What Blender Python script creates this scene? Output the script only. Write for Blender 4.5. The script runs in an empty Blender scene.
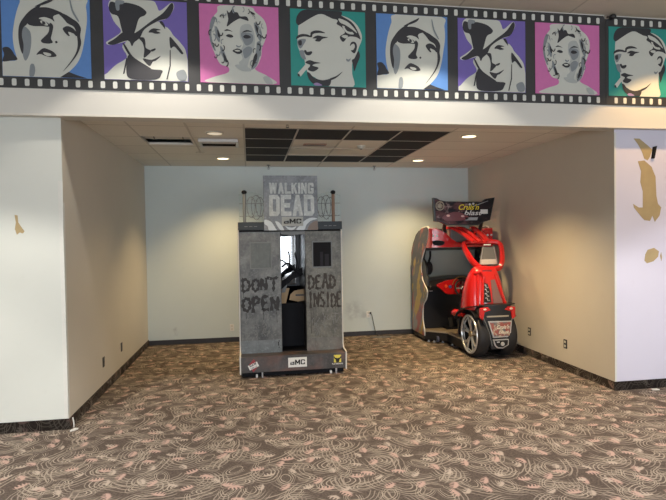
import bpy, bmesh, math, random
from mathutils import Vector, Matrix
random.seed(7)
C = bpy.context.scene.collection
PI = math.pi

# ------------------------------------------------------------------ dimensions (metres)
L, R, F, B = -1.687, 3.961, 5.064, 8.861      # alcove: left wall, right wall, opening plane, back wall
HC, HS, HM = 2.979, 2.877, 4.05               # alcove ceiling, underside of soffit, main ceiling
SF = F - 0.1215                               # front face of soffit
RX0, RX1, RY0 = -6.5, 9.5, -7.0               # main room

# ------------------------------------------------------------------ materials
class NT:
    def __init__(s, name):
        s.m = bpy.data.materials.new(name); s.m.use_nodes = True
        s.t = s.m.node_tree; s.n = s.t.nodes; s.b = s.n['Principled BSDF']
    def node(s, typ, **kw):
        n = s.n.new(typ)
        for k, v in kw.items(): setattr(n, k, v)
        return n
    def put(s, sock, v):
        if v is None: return
        if isinstance(v, bpy.types.NodeSocket): s.t.links.new(v, sock)
        else:
            if sock.type == 'RGBA' and len(v) == 3: v = (*v, 1)
            sock.default_value = v
    def math(s, op, a, b=None, c=None):
        n = s.node('ShaderNodeMath', operation=op)
        s.put(n.inputs[0], a); s.put(n.inputs[1], b); s.put(n.inputs[2], c)
        return n.outputs[0]
    def vm(s, op, a, b=None, out=0):
        n = s.node('ShaderNodeVectorMath', operation=op)
        s.put(n.inputs[0], a); s.put(n.inputs[1], b)
        return n.outputs[out]
    def mix(s, f, a, b):
        n = s.node('ShaderNodeMix', data_type='RGBA')
        s.put(n.inputs[0], f); s.put(n.inputs[6], a); s.put(n.inputs[7], b)
        return n.outputs[2]
    def noise(s, vec, scale, detail=3, rough=.55, out=0):
        n = s.node('ShaderNodeTexNoise'); s.put(n.inputs['Vector'], vec)
        n.inputs['Scale'].default_value = scale; n.inputs['Detail'].default_value = detail
        n.inputs['Roughness'].default_value = rough
        return n.outputs[out]
    def ramp(s, f, lo, hi):
        n = s.node('ShaderNodeMapRange', interpolation_type='SMOOTHSTEP')
        s.put(n.inputs[0], f); n.inputs[1].default_value = lo; n.inputs[2].default_value = hi
        return n.outputs[0]
    def pos(s): return s.node('ShaderNodeNewGeometry').outputs['Position']
    def obj(s): return s.node('ShaderNodeTexCoord').outputs['Object']
    def sep(s, v):
        n = s.node('ShaderNodeSeparateXYZ'); s.put(n.inputs[0], v); return n.outputs
    def comb(s, x, y, z=0.0):
        n = s.node('ShaderNodeCombineXYZ'); s.put(n.inputs[0], x); s.put(n.inputs[1], y); s.put(n.inputs[2], z); return n.outputs[0]
    def bump(s, h, strength=.2, dist=.01):
        n = s.node('ShaderNodeBump'); n.inputs['Strength'].default_value = strength
        n.inputs['Distance'].default_value = dist; s.put(n.inputs['Height'], h)
        s.put(s.b.inputs['Normal'], n.outputs[0])
    def done(s, col, rough=.6, metal=0., spec=None, coat=None):
        s.put(s.b.inputs['Base Color'], col); s.put(s.b.inputs['Roughness'], rough); s.put(s.b.inputs['Metallic'], metal)
        if spec is not None: s.b.inputs['Specular IOR Level'].default_value = spec
        if coat is not None: s.b.inputs['Coat Weight'].default_value = coat; s.b.inputs['Coat Roughness'].default_value = .06
        return s.m

def srgb(r, g, b):
    f = lambda c: (c/255/12.92) if c <= 10 else ((c/255+.055)/1.055)**2.4
    return (f(r), f(g), f(b))

MATS = {}
def flat(name, col, rough=.5, metal=0., var=.06, scale=30, spec=None, coat=None):
    """a near-uniform finish with a slight procedural mottling"""
    if name in MATS: return MATS[name]
    s = NT(name); nz = s.noise(s.obj(), scale, 4)
    lo = tuple(max(0, c*(1-var)) for c in col); hi = tuple(min(1, c*(1+var)) for c in col)
    MATS[name] = s.done(s.mix(nz, lo, hi), rough, metal, spec, coat)
    return MATS[name]

def paint_wall(name, col, scuffs=(), rough=.55):
    s = NT(name); p = s.pos()
    nz = s.noise(p, 1.3, 4); n2 = s.noise(p, 9, 5)
    c = s.mix(s.ramp(nz, .3, .7), tuple(x*.965 for x in col), col)
    c = s.mix(s.math('MULTIPLY', s.ramp(n2, .62, .8), .12), c, tuple(x*.72 for x in col))
    for (x, y, z, r, a) in scuffs:
        d = s.vm('DISTANCE', s.vm('ADD', p, s.vm('MULTIPLY', s.vm('SUBTRACT', s.noise(p, 14, 3, out=1), (.5, .5, .5)), (.15, 0, .15))), (x, y, z), out=1)
        f = s.math('MULTIPLY', s.math('SUBTRACT', 1.0, s.ramp(d, r*.15, r)), a)
        c = s.mix(s.math('MULTIPLY', f, s.ramp(s.noise(p, 11, 4), .35, .62)), c, (.30, .33, .36))
    s.bump(s.noise(p, 160, 2), .12, .002)
    return s.done(c, rough, spec=.35)

def carpet(name, dark=1.0, vertical=None):
    s = NT(name); p = s.pos(); x, y, z = s.sep(p)[:3]
    if vertical == 'x': q = s.comb(x, z)
    elif vertical == 'y': q = s.comb(y, z)
    else: q = s.comb(x, y)
    wob = s.vm('MULTIPLY', s.vm('SUBTRACT', s.noise(q, 9, 2, out=1), (.5, .5, .5)), (.035, .035, 0))
    q = s.vm('ADD', q, wob)
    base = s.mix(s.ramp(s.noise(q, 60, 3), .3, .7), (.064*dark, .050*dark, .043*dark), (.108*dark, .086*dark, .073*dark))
    col = base
    def cells(off, scale, rnd):
        v = s.node('ShaderNodeTexVoronoi', voronoi_dimensions='2D', feature='F1')
        qq = s.vm('ADD', q, off); s.put(v.inputs['Vector'], qq)
        v.inputs['Scale'].default_value = scale; v.inputs['Randomness'].default_value = rnd
        loc = s.vm('SUBTRACT', qq, v.outputs['Position'])
        r = s.node('ShaderNodeVectorRotate', rotation_type='Z_AXIS'); s.put(r.inputs['Vector'], loc)
        cs = s.node('ShaderNodeSeparateColor'); s.put(cs.inputs[0], v.outputs['Color'])
        s.put(r.inputs['Angle'], s.math('MULTIPLY', cs.outputs[0], 3.6))
        return r.outputs[0], cs.outputs
    # layers of sweeping strokes, a few to a spray
    for off, sc, cxo, sq, r0, r1, step, wd_, lin in (((0, 0, 0), 3.0, .10, 1.5, .07, .20, .036, .55, (.33, .285, .235)), ((.37, .21, 0), 3.6, .16, 1.1, .11, .24, .030, .6, (.26, .222, .185)),
                                          ((.71, .53, 0), 4.6, .06, 1.9, .035, .13, .028, .5, (.35, .30, .245)), ((.15, .83, 0), 3.3, .22, .8, .18, .30, .040, .62, (.30, .255, .21))):
        l, cc = cells(off, sc, .7)
        lx, ly, _ = s.sep(l)[:3]
        c1 = s.comb(s.math('ADD', lx, cxo), s.math('MULTIPLY', ly, sq))
        rr = s.vm('LENGTH', c1, out=1)
        ring = s.math('SINE', s.math('MULTIPLY', rr, 2*PI/step))
        m = s.ramp(ring, wd_-.15, wd_+.3)
        m = s.math('MULTIPLY', m, s.math('MULTIPLY', s.ramp(rr, r0, r0+.012), s.math('SUBTRACT', 1., s.ramp(rr, r1-.02, r1))))
        m = s.math('MULTIPLY', m, s.math('SUBTRACT', 1., s.ramp(s.vm('LENGTH', l, out=1), .10, .19)))
        col = s.mix(s.math('MULTIPLY', m, .85), col, tuple(v*dark for v in lin))
    # buds
    for off, sc, a, colr in (((.13, .4, 0), 4.3, .055, (.42, .29, .25)), ((.6, .1, 0), 3.7, .046, (.38, .32, .27))):
        l, cc = cells(off, sc, .8)
        e = s.vm('LENGTH', s.vm('MULTIPLY', l, (1., 1.7, 1.)), out=1)
        e = s.math('ADD', e, s.math('MULTIPLY', s.math('SUBTRACT', s.noise(q, 55, 2), .5), .022))
        m = s.math('SUBTRACT', 1., s.ramp(e, a*.7, a*1.15)); l3 = s.sep(l)
        m = s.math('MULTIPLY', m, s.math('MAXIMUM', s.ramp(l3[1], -.004, .004), s.ramp(s.math('SINE', s.math('MULTIPLY', l3[0], 2*PI/.024)), -.1, .4)))
        col = s.mix(s.math('MULTIPLY', m, .9), col, tuple(v*dark for v in colr))
    s.bump(s.noise(q, 420, 2), .5, .004)
    return s.done(col, .95, spec=.1)

def tiles(name, col, ox, oy, w, d):
    """suspended ceiling: pale tiles between painted T-bars"""
    s = NT(name); x, y, z = s.sep(s.pos())[:3]
    def line(v, o, w):
        f = s.math('FRACT', s.math('DIVIDE', s.math('SUBTRACT', v, o), w))
        e = s.math('MINIMUM', f, s.math('SUBTRACT', 1., f))
        return s.math('SUBTRACT', 1., s.ramp(s.math('MULTIPLY', e, w), .008, .013))
    g = s.math('MAXIMUM', line(x, ox, w), line(y, oy, d))
    p = s.pos()
    wn = s.node('ShaderNodeTexWhiteNoise', noise_dimensions='2D')
    s.put(wn.inputs['Vector'], s.comb(s.math('FLOOR', s.math('DIVIDE', s.math('SUBTRACT', x, ox), w)), s.math('FLOOR', s.math('DIVIDE', s.math('SUBTRACT', y, oy), d))))
    c = s.mix(wn.outputs[0], tuple(v*.93 for v in col), col)
    c = s.mix(s.math('MULTIPLY', s.ramp(s.noise(p, 120, 2), .55, .7), .2), c, tuple(v*.6 for v in col))
    c = s.mix(g, c, tuple(v*.70 for v in col))
    s.bump(s.noise(p, 90, 3), .3, .004)
    return s.done(c, .85, spec=.2)

M = {}
M['wall_lft'] = paint_wall('painted drywall cool white', (.66, .68, .63))
M['wall_rgt'] = paint_wall('painted drywall lavender white', (.68, .66, .76))
M['wall_back'] = paint_wall('painted drywall pale green grey', (.60, .67, .66), [(1.80, B, .45, .26, .45), (1.99, B, .36, .12, .5), (-1.25, B, .22, .10, .6)])
M['wall_side'] = paint_wall('painted drywall warm grey', (.62, .58, .50))
M['soffit'] = paint_wall('painted soffit', (.66, .65, .60))
M['carpet'] = carpet('patterned carpet')
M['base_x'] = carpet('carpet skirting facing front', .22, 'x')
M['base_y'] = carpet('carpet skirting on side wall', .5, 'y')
M['base_back'] = flat('charcoal vinyl skirting', (.028, .028, .034), .6, scale=12, var=.3)
M['tile_alc'] = tiles('alcove ceiling tiles', (.82, .80, .74), -.0385, 5.8021, .6096*2, .6096)
M['tile_main'] = tiles('main ceiling tiles', (.62, .57, .48), 3.35, .2, 1.2192, .6096)
M['black'] = flat('black plastic', (.012, .012, .014), .35)
M['blackmatt'] = flat('matt black', (.010, .010, .012), .75, spec=.2)
M['tilegap'] = flat('dark ceiling tile', (.022, .023, .028), .9, var=.3)
M['tbar'] = flat('ceiling grid metal', (.50, .47, .42), .45)
M['white'] = flat('white plastic', (.75, .74, .70), .4)
M['offwhite'] = flat('cream plastic', (.62, .60, .52), .4)
M['chrome'] = flat('chrome', (.75, .75, .76), .14, 1.)
M['silver'] = flat('silver paint', (.66, .67, .68), .28, .6)
M['red'] = flat('glossy red moulding', (.60, .012, .012), .22, coat=.5, var=.08, scale=3)
M['darkred'] = flat('dark red moulding', (.22, .012, .020), .3, coat=.4)
M['rubber'] = flat('tyre rubber', (.016, .016, .018), .6)
M['grey'] = flat('grey plastic', (.16, .17, .17), .5)
M['tan'] = flat('tan board', (.40, .27, .14), .6)
M['platform'] = flat('beige platform trim', (.42, .34, .24), .5)
M['plaster'] = flat('bare tan plaster', (.43, .33, .17), .9, var=.15, scale=8)
M['ink'] = flat('black ink', (.012, .011, .010), .7)
M['lampglow'] = None

def emis(name, col, k):
    s = NT(name); s.put(s.b.inputs['Base Color'], col); s.put(s.b.inputs['Emission Color'], col)
    s.b.inputs['Emission Strength'].default_value = k; return s.m
M['lampglow'] = emis('lamp diffuser lit warm', (1., .80, .50), 2.6)
M['lampdim'] = emis('lamp diffuser lit pale', (1., .88, .68), .35)
def glassmat(name, tint=(1, 1, 1), k=1., rough=.02):
    s = NT(name); tr = s.node('ShaderNodeBsdfTransparent'); tr.inputs[0].default_value = (*tint, 1)
    gl = s.node('ShaderNodeBsdfGlossy'); gl.inputs['Roughness'].default_value = rough
    fr = s.node('ShaderNodeFresnel'); fr.inputs[0].default_value = 1.45
    mx = s.node('ShaderNodeMixShader'); s.put(mx.inputs[0], s.math('MULTIPLY', fr.outputs[0], k)); s.t.links.new(tr.outputs[0], mx.inputs[1]); s.t.links.new(gl.outputs[0], mx.inputs[2])
    s.t.links.new(mx.outputs[0], s.n['Material Output'].inputs['Surface']); return s.m
M['glass'] = glassmat('window glass')
M['acrylic'] = glassmat('clear acrylic', (.92, .94, .93), .35, .25)

# ------------------------------------------------------------------ object helpers
def link(o, parent=None):
    C.objects.link(o)
    if parent: o.parent = parent; o.matrix_parent_inverse = Matrix.Identity(4)
    return o
def tag(o, label=None, cat=None, group=None, kind=None):
    if label: o['label'] = label
    if cat: o['category'] = cat
    if group: o['group'] = group
    if kind: o['kind'] = kind
    return o
def obj(name, bm, mats, parent=None, smooth=False, bevel=0., seg=2, label=None):
    """link bm (built in world coordinates) as one mesh; keeps world place under its parent"""
    if not isinstance(mats, (list, tuple)): mats = [mats]
    bmesh.ops.recalc_face_normals(bm, faces=bm.faces)
    off = WORLD(parent)
    bmesh.ops.translate(bm, verts=bm.verts, vec=-off)
    me = bpy.data.meshes.new(name); bm.to_mesh(me); bm.free()
    for m in mats: me.materials.append(m)
    if smooth:
        for f in me.polygons: f.use_smooth = True
    o = bpy.data.objects.new(name, me); link(o, parent)
    if smooth: me.set_sharp_from_angle(angle=math.radians(38))
    if bevel:
        md = o.modifiers.new('bevel', 'BEVEL'); md.width = bevel; md.segments = seg; md.limit_method = 'ANGLE'; md.angle_limit = math.radians(35)
    if label: o['label'] = label
    return o
def WORLD(p):
    v = Vector((0, 0, 0))
    while p: v += p.location; p = p.parent
    return v
def place(bm_fn_obj, loc):
    """give a top-level mesh an origin of its own at loc"""
    o = bm_fn_obj; loc = Vector(loc); o.data.transform(Matrix.Translation(-loc)); o.location = loc; return o
def thing(name, loc, label, cat, group=None):
    o = bpy.data.objects.new(name, None); o.empty_display_size = .1; o.location = loc; link(o)
    return tag(o, label, cat, group)
def nb(): return bmesh.new()
def box(bm, x0, x1, y0, y1, z0, z1, mi=0):
    r = bmesh.ops.create_cube(bm, size=1); vs = r['verts']
    for v in vs: v.co = Vector((x0+(v.co.x+.5)*(x1-x0), y0+(v.co.y+.5)*(y1-y0), z0+(v.co.z+.5)*(z1-z0)))
    for f in {f for v in vs for f in v.link_faces}: f.material_index = mi
    return bm
def prism(bm, pts, axis, a, b, mi=0):
    """extrude a 2D outline along axis ('x': pts are (y,z); 'y': (x,z); 'z': (x,y))"""
    def P(p, t): return {'x': (t, p[0], p[1]), 'y': (p[0], t, p[1]), 'z': (p[0], p[1], t)}[axis]
    v0 = [bm.verts.new(P(p, a)) for p in pts]; v1 = [bm.verts.new(P(p, b)) for p in pts]
    fs = [bm.faces.new(v0), bm.faces.new(v1[::-1])]
    n = len(pts)
    for i in range(n): fs.append(bm.faces.new((v0[i], v0[(i+1) % n], v1[(i+1) % n], v1[i])))
    for f in fs: f.material_index = mi
    return bm
def cyl(bm, p0, p1, r0, r1=None, seg=20, mi=0, cap=True):
    p0, p1 = Vector(p0), Vector(p1); d = p1-p0
    rot = d.to_track_quat('Z', 'Y').to_matrix().to_4x4()
    r = bmesh.ops.create_cone(bm, cap_ends=cap, segments=seg, radius1=r0, radius2=r0 if r1 is None else r1, depth=d.length, matrix=Matrix.Translation((p0+p1)/2) @ rot)
    for f in {f for v in r['verts'] for f in v.link_faces}: f.material_index = mi
    return bm
def ball(bm, c, r, sc=(1, 1, 1), seg=16, mi=0):
    q = bmesh.ops.create_uvsphere(bm, u_segments=seg, v_segments=seg//2+2, radius=r, matrix=Matrix.Translation(c) @ Matrix.Diagonal((*sc, 1)))
    for f in {f for v in q['verts'] for f in v.link_faces}: f.material_index = mi
    return bm
def torus(bm, c, R_, r, nrm=(0, -1, 0), a0=0, a1=2*PI, n=40, m=10, mi=0):
    rot = Vector(nrm).to_track_quat('Z', 'Y').to_matrix(); full = abs(a1-a0-2*PI) < 1e-4
    rows = []
    for i in range(n if full else n+1):
        a = a0+(a1-a0)*i/n; rows.append([bm.verts.new(Vector(c)+rot @ Vector(((R_+r*math.cos(b))*math.cos(a), (R_+r*math.cos(b))*math.sin(a), r*math.sin(b)))) for b in (2*PI*j/m for j in range(m))])
    k = len(rows)
    for i in range(k if full else k-1):
        A, B_ = rows[i], rows[(i+1) % k]
        for j in range(m): bm.faces.new((A[j], A[(j+1) % m], B_[(j+1) % m], B_[j])).material_index = mi
    if not full: bm.faces.new(rows[0]); bm.faces.new(rows[-1][::-1])
    return bm
def smoothpts(pts, closed=False, n=6):
    pts = [Vector(p) for p in pts]; out = []; k = len(pts); rng = range(k) if closed else range(k-1)
    for i in rng:
        g = (lambda j: pts[j % k]) if closed else (lambda j: pts[min(max(j, 0), k-1)])
        a, b, c, d = g(i-1), g(i), g(i+1), g(i+2)
        for j in range(n):
            t = j/n; out.append(.5*((2*b)+(c-a)*t+(2*a-5*b+4*c-d)*t*t+(3*b-a-3*c+d)*t**3))
    if not closed: out.append(pts[-1])
    return out
def tube(bm, pts, r, seg=8, closed=False, smooth=0, mi=0, w=None, flatz=1.):
    if smooth: pts = smoothpts(pts, closed, smooth)
    pts = [Vector(p) for p in pts]; rows = []; k = len(pts)
    nrm = None
    for i, p in enumerate(pts):
        if closed: t = pts[(i+1) % k]-pts[i-1]
        else: t = pts[min(i+1, k-1)]-pts[max(i-1, 0)]
        t.normalize()
        if nrm is None: nrm = t.orthogonal().normalized() if w is None else (Vector(w)-t*Vector(w).dot(t)).normalized()
        else: nrm = (nrm-t*nrm.dot(t)).normalized()
        bn = t.cross(nrm); rr = r[i*len(r)//k] if isinstance(r, (list, tuple)) else r
        rows.append([bm.verts.new(p+nrm*rr*math.cos(a)+bn*rr*flatz*math.sin(a)) for a in (2*PI*j/seg+PI/seg for j in range(seg))])
    for i in range(k if closed else k-1):
        A, B_ = rows[i], rows[(i+1) % k]
        for j in range(seg): bm.faces.new((A[j], A[(j+1) % seg], B_[(j+1) % seg], B_[j])).material_index = mi
    if not closed:
        bm.faces.new(rows[0]).material_index = mi; bm.faces.new(rows[-1][::-1]).material_index = mi
    return bm
def loft(bm, secs, mi=0, cap=True, closed=True):
    rows = [[bm.verts.new(p) for p in s_] for s_ in secs]
    for A, B_ in zip(rows, rows[1:]):
        n = len(A)
        for j in range(n if closed else n-1): bm.faces.new((A[j], A[(j+1) % n], B_[(j+1) % n], B_[j])).material_index = mi
    if cap: bm.faces.new(rows[0]).material_index = mi; bm.faces.new(rows[-1][::-1]).material_index = mi
    return bm
def poly(bm, pts, mi=0):
    f = bm.faces.new([bm.verts.new(p) for p in pts]); f.material_index = mi; return bm
def textbm(bm, txt, x, z, w, h, y, depth=.004, mi=0, bold=.0, shear=0., spacing=1., rot=0.):
    """lettering facing -Y, box lower-left (x, z), size w by h"""
    cu = bpy.data.curves.new('t', 'FONT'); cu.body = txt; cu.extrude = .01; cu.offset = bold; cu.shear = shear; cu.space_character = spacing
    cu.resolution_u = 3
    o = bpy.data.objects.new('t', cu); C.objects.link(o); dg = bpy.context.evaluated_depsgraph_get(); dg.update()
    me = bpy.data.meshes.new_from_object(o.evaluated_get(dg)); bpy.data.objects.remove(o); bpy.data.curves.remove(cu)
    xs = [v.co.x for v in me.vertices]; ys = [v.co.y for v in me.vertices]
    x0, x1, y0, y1 = min(xs), max(xs), min(ys), max(ys)
    start = len(bm.verts); bm.from_mesh(me); bpy.data.meshes.remove(me); bm.verts.ensure_lookup_table()
    nv = bm.verts[start:]; ca, sa = math.cos(rot), math.sin(rot)
    for v in nv:
        a = (v.co.x-x0)/(x1-x0)*w-w/2; b = (v.co.y-y0)/(y1-y0)*h-h/2; d = -v.co.z/.01*depth/2
        v.co = Vector((x+w/2+a*ca-b*sa, y-depth/2+d, z+h/2+a*sa+b*ca))
    for f in {f for v in nv for f in v.link_faces}: f.material_index = mi
    return bm
def block(bm, txt, x, z, w, h, y, depth=.004, t=.26, gap=.16, mi=0, rot=0.):
    """heavy condensed sign lettering built of bars, facing -Y"""
    tv = .62*t
    def bar(a, b, c, d, th=t): return [(a-th/2, b), (a+th/2, b), (c+th/2, d), (c-th/2, d)]
    V0, V1 = [(0, 0), (t, 0), (t, 1), (0, 1)], [(1-t, 0), (1, 0), (1, 1), (1-t, 1)]
    H = lambda z0, a=0., b=1.: [(a, z0), (b, z0), (b, z0+tv), (a, z0+tv)]
    g = {'I': [V0], 'L': [V0, H(0)], 'E': [V0, H(0), H(.5-tv/2, 0, .88), H(1-tv)], 'T': [H(1-tv), [(.5-t/2, 0), (.5+t/2, 0), (.5+t/2, 1), (.5-t/2, 1)]],
         'A': [bar(t/2, 0, .5, 1), bar(1-t/2, 0, .5, 1), H(.22, .2, .8)], 'W': [bar(t*.4, 1, .28, 0, t*.8), bar(.28, 0, .5, 1, t*.7), bar(.72, 0, .5, 1, t*.7), bar(1-t*.4, 1, .72, 0, t*.8)],
         'N': [V0, V1, [(0, 1), (t, 1), (1, 0), (1-t, 0)]], 'M': [V0, V1, [(0, 1), (t, 1), (.5+t/2, .25), (.5-t/2, .25)], [(1, 1), (1-t, 1), (.5-t/2, .25), (.5+t/2, .25)]],
         'K': [V0, [(t*.6, .42), (t*.6, .68), (1-t, 1), (1, 1)], [(t*.8, .60), (t*1.7, .72), (1, 0), (1-t*1.15, 0)]],
         'D': [[(0, 0), (t, 0), (t, 1), (0, 1)], H(0, 0, .8), H(1-tv, 0, .8), [(1-t, .14), (1, .14), (1, .86), (1-t, .86)], [(.8, 0), (1, .14), (1-t, .2), (.62, tv)], [(.8, 1), (1, .86), (1-t, .8), (.62, 1-tv)]],
         'C': [[(0, .12), (t, .12), (t, .88), (0, .88)], H(0, .15, .85), H(1-tv, .15, .85), [(1-t, .12), (1, .12), (1, .36), (1-t, .36)], [(1-t, .64), (1, .64), (1, .88), (1-t, .88)], [(0, .12), (.15, 0), (.4, tv), (t, .25)], [(0, .88), (.15, 1), (.4, 1-tv), (t, .75)], [(1, .12), (.85, 0), (.6, tv), (1-t, .25)], [(1, .88), (.85, 1), (.6, 1-tv), (1-t, .75)]],
         'R': [V0, H(1-tv, 0, .9), H(.45, 0, .9), [(1-t, .5), (1, .52), (1, .95), (1-t, 1)], [(.35, .5), (.68, .5), (1, 0), (1-t, 0)]],
         'H': [V0, V1, H(.5-tv/2)], 'S': [H(0), H(.5-tv/2), H(1-tv), [(0, .5), (t, .5), (t, 1), (0, 1)], [(1-t, 0), (1, 0), (1, .5), (1-t, .5)]],
         'B': [V0, V1, H(0), H(.5-tv/2), H(1-tv)], 'P': [V0, H(1-tv), H(.42), [(1-t, .45), (1, .45), (1, 1), (1-t, 1)]], 'X': [bar(t/2, 0, 1-t/2, 1), bar(1-t/2, 0, t/2, 1)],
         'Y': [[(.5-t/2, 0), (.5+t/2, 0), (.5+t/2, .5), (.5-t/2, .5)], bar(.5, .42, t/2, 1), bar(.5, .42, 1-t/2, 1)],
         'a': [[(0, .72-tv), (.85, .72-tv), (1, .6), (1-t, .5), (0, .6)], [(1-t, 0), (1, 0), (1, .62), (1-t, .62)], H(0), H(.30), [(0, .05), (t, .05), (t, .42), (0, .42)]]}
    g['G'] = g['C'][:4]+g['C'][4:]+[[(1-t, .1), (1, .1), (1, .52), (1-t, .52)], H(.52-tv, .52, 1.)]
    wid = {'I': t, 'W': 1.35, 'M': 1.25, ' ': .4}
    tot = sum(wid.get(c, 1.) for c in txt)+gap*(len(txt)-1); u = w/tot; cx = 0.; ca, sa = math.cos(rot), math.sin(rot); nq = 0
    for c in txt:
        k = wid.get(c, 1.) if c != 'I' else 1.
        for q in g.get(c, []):
            P = []
            for a, b in q:
                px, pz = (cx+a*k)*u-w/2, b*h-h/2; P.append((x+w/2+px*ca-pz*sa, z+h/2+px*sa+pz*ca))
            nq += 1; prism(bm, P, 'y', y-depth-.00025*(nq % 9), y, mi)
        cx += wid.get(c, 1.)+gap
    return bm
def strokes(bm, segs, y, wd, mi=0, depth=.0015):
    """hand painted brush strokes on a plane facing -Y; each stroke a list of (x,z)"""
    for k, st in enumerate(segs):
        pts = smoothpts([(a, 0, b) for a, b in st], False, 5)
        n = len(pts); yy = y-depth-(k % 3)*.0003
        ls, rs = [], []
        for i, p in enumerate(pts):
            t = (pts[min(i+1, n-1)]-pts[max(i-1, 0)]); t.normalize(); q = Vector((-t.z, 0, t.x))
            ww = wd*(.75+.35*math.sin(i*1.7+k))*.5
            ls.append((p.x+q.x*ww, yy, p.z+q.z*ww)); rs.append((p.x-q.x*ww, yy, p.z-q.z*ww))
        for i in range(n-1): poly(bm, (ls[i], ls[i+1], rs[i+1], rs[i]), mi)
    return bm

# ------------------------------------------------------------------ the setting
def struct(name, bm, m, parent=None, **k):
    o = obj(name, bm, m, parent, **k)
    if not parent: o['kind'] = 'structure'
    return o
T = .14
struct('floor', box(nb(), RX0, RX1, RY0-.3, B+T, -.1, 0), M['carpet'])
struct('wall_back', box(nb(), L-T, R+T, B, B+T, 0, HC+.66), M['wall_back'])
struct('wall_left', box(nb(), L-T, L, F+.001, B, 0, HC+.66), M['wall_side'])
struct('wall_right', box(nb(), R, R+T, F+.001, B, 0, HC+.66), M['wall_side'])
wfl = struct('wall_front_left', box(nb(), RX0, L-.0005, F, F+T-.02, 0, HS), M['wall_lft'])
wfr = struct('wall_front_right', box(nb(), R+.0005, RX1, F, F+T-.02, 0, HS), M['wall_rgt'])
bm = nb(); box(bm, RX0, RX1, SF, F+.10, HS, HM)
struct('wall_front_upper', bm, M['soffit'])
M['main_wall'] = paint_wall('main room wall paint', (.52, .50, .46))
struct('wall_main_left', box(nb(), RX0-T, RX0, RY0, F+.1, 0, HM+.1), M['main_wall'])
struct('wall_main_right', box(nb(), RX1, RX1+T, RY0, F+.1, 0, HM+.1), M['main_wall'])
struct('ceiling_main', box(nb(), RX0-T, RX1+T, RY0-.3, F+.1, HM, HM+.08), M['tile_main'])

# alcove ceiling with the grid of dark tiles and one open bay
G = .6096; gx, gy = -.0385, 5.8021
bm = nb(); ox0, ox1, oy0, oy1 = -1.258, -.695, 6.395, 6.92
for a in ((L-T, ox0, F+.1, B+T), (ox1, R+T, F+.1, B+T), (ox0, ox1, F+.1, oy0), (ox0, ox1, oy1, B+T)):
    box(bm, a[0], a[1], a[2], a[3], HC, HC+.03)
ceil = struct('ceiling', bm, M['tile_alc'])
bm = nb(); box(bm, L-T, R+T, F+.1, B+T, HC+.62, HC+.66)
struct('ceiling_plenum', bm, M['blackmatt'])
for n_, c, (i, j) in [('dark', 0, (i, j)) for i in range(4) for j in range(4) if not (i in (1, 2) and j in (1, 2))]:
    obj('dark_tile', box(nb(), gx+i*G+.012, gx+(i+1)*G-.012, gy+j*G+.012, gy+(j+1)*G-.012, HC-.004, HC+.002), M['tilegap'], ceil, label='charcoal ceiling tile')
bm = nb()
for i in range(5): box(bm, gx+i*G-.010, gx+i*G+.010, gy, gy+4*G, HC-.006, HC)
for j in range(5): box(bm, gx, gx+4*G, gy+j*G-.010, gy+j*G+.010, HC-.0055, HC)
obj('ceiling_grid', bm, M['tbar'], ceil)
# loose bar that crosses the ceiling left of the grille
bm = nb(); box(bm, -.665, -.645, 5.2, 7.45, HC-.010, HC-.002); box(bm, -.72, -.60, 7.44, 7.46, HC-.010, HC-.002)
obj('sagging_bar', bm, M['tbar'], ceil)

# skirtings
hb, tb = .0986, .012
struct('baseboard_back', box(nb(), L, R, B-tb, B, 0, hb*.82), M['base_back'], bevel=.003)
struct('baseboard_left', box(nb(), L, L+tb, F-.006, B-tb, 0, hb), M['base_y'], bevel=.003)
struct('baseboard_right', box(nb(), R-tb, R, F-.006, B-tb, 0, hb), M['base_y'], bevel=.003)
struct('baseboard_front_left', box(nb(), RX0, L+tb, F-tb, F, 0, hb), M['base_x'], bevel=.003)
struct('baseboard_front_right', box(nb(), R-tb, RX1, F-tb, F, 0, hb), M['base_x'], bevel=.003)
# corner beads and top channel
bm = nb(); box(bm, L-.038, L+.002, F-.004, F+.001, hb, 2.30); box(bm, L-.001, L+.003, F-.004, F+.035, hb, 2.1)
for z in (.98, 1.93): box(bm, L-.03, L-.012, F-.009, F-.003, z, z+.05)
struct('trim_1', bm, flat('white corner bead', (.68, .68, .63), .45))
bm = nb(); box(bm, R-.002, R+.020, F-.004, F+.001, hb, 2.84)
struct('trim_2', bm, flat('white corner bead', (.68, .68, .63), .45))
struct('trim_3', box(nb(), RX0, RX1, SF-.006, SF+.03, HS-.012, HS+.006), flat('pale soffit edge bead', (.70, .67, .60), .45))

# bare plaster patches where something was torn from the walls
def patch(pts, parent, y=F, name='plaster_patch', m=None):
    P = pts; bm = nb(); prism(bm, P, 'y', y-.0025, y+.001)
    return obj(name, bm, m or M['plaster'], parent)
patch([(4.20, 2.78), (4.27, 2.78), (4.38, 2.70), (4.43, 2.66), (4.40, 2.58), (4.37, 2.54), (4.33, 2.56), (4.30, 2.64), (4.25, 2.72)], wfr)
patch([(4.25, 2.53), (4.33, 2.54), (4.42, 2.47), (4.47, 2.36), (4.48, 2.15), (4.50, 2.06), (4.54, 2.02), (4.52, 1.93), (4.46, 1.86), (4.43, 1.93), (4.40, 1.87), (4.33, 1.88), (4.28, 1.93), (4.20, 2.02), (4.19, 2.06), (4.26, 2.02), (4.31, 2.02), (4.31, 2.2), (4.28, 2.3), (4.29, 2.42)], wfr)
patch([(4.34, 1.50), (4.37, 1.55), (4.45, 1.57), (4.51, 1.53), (4.50, 1.47), (4.44, 1.42), (4.36, 1.40), (4.33, 1.43)], wfr)
patch([(4.525, 1.48), (4.54, 1.52), (4.55, 1.46), (4.54, 1.42)], wfr)
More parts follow.
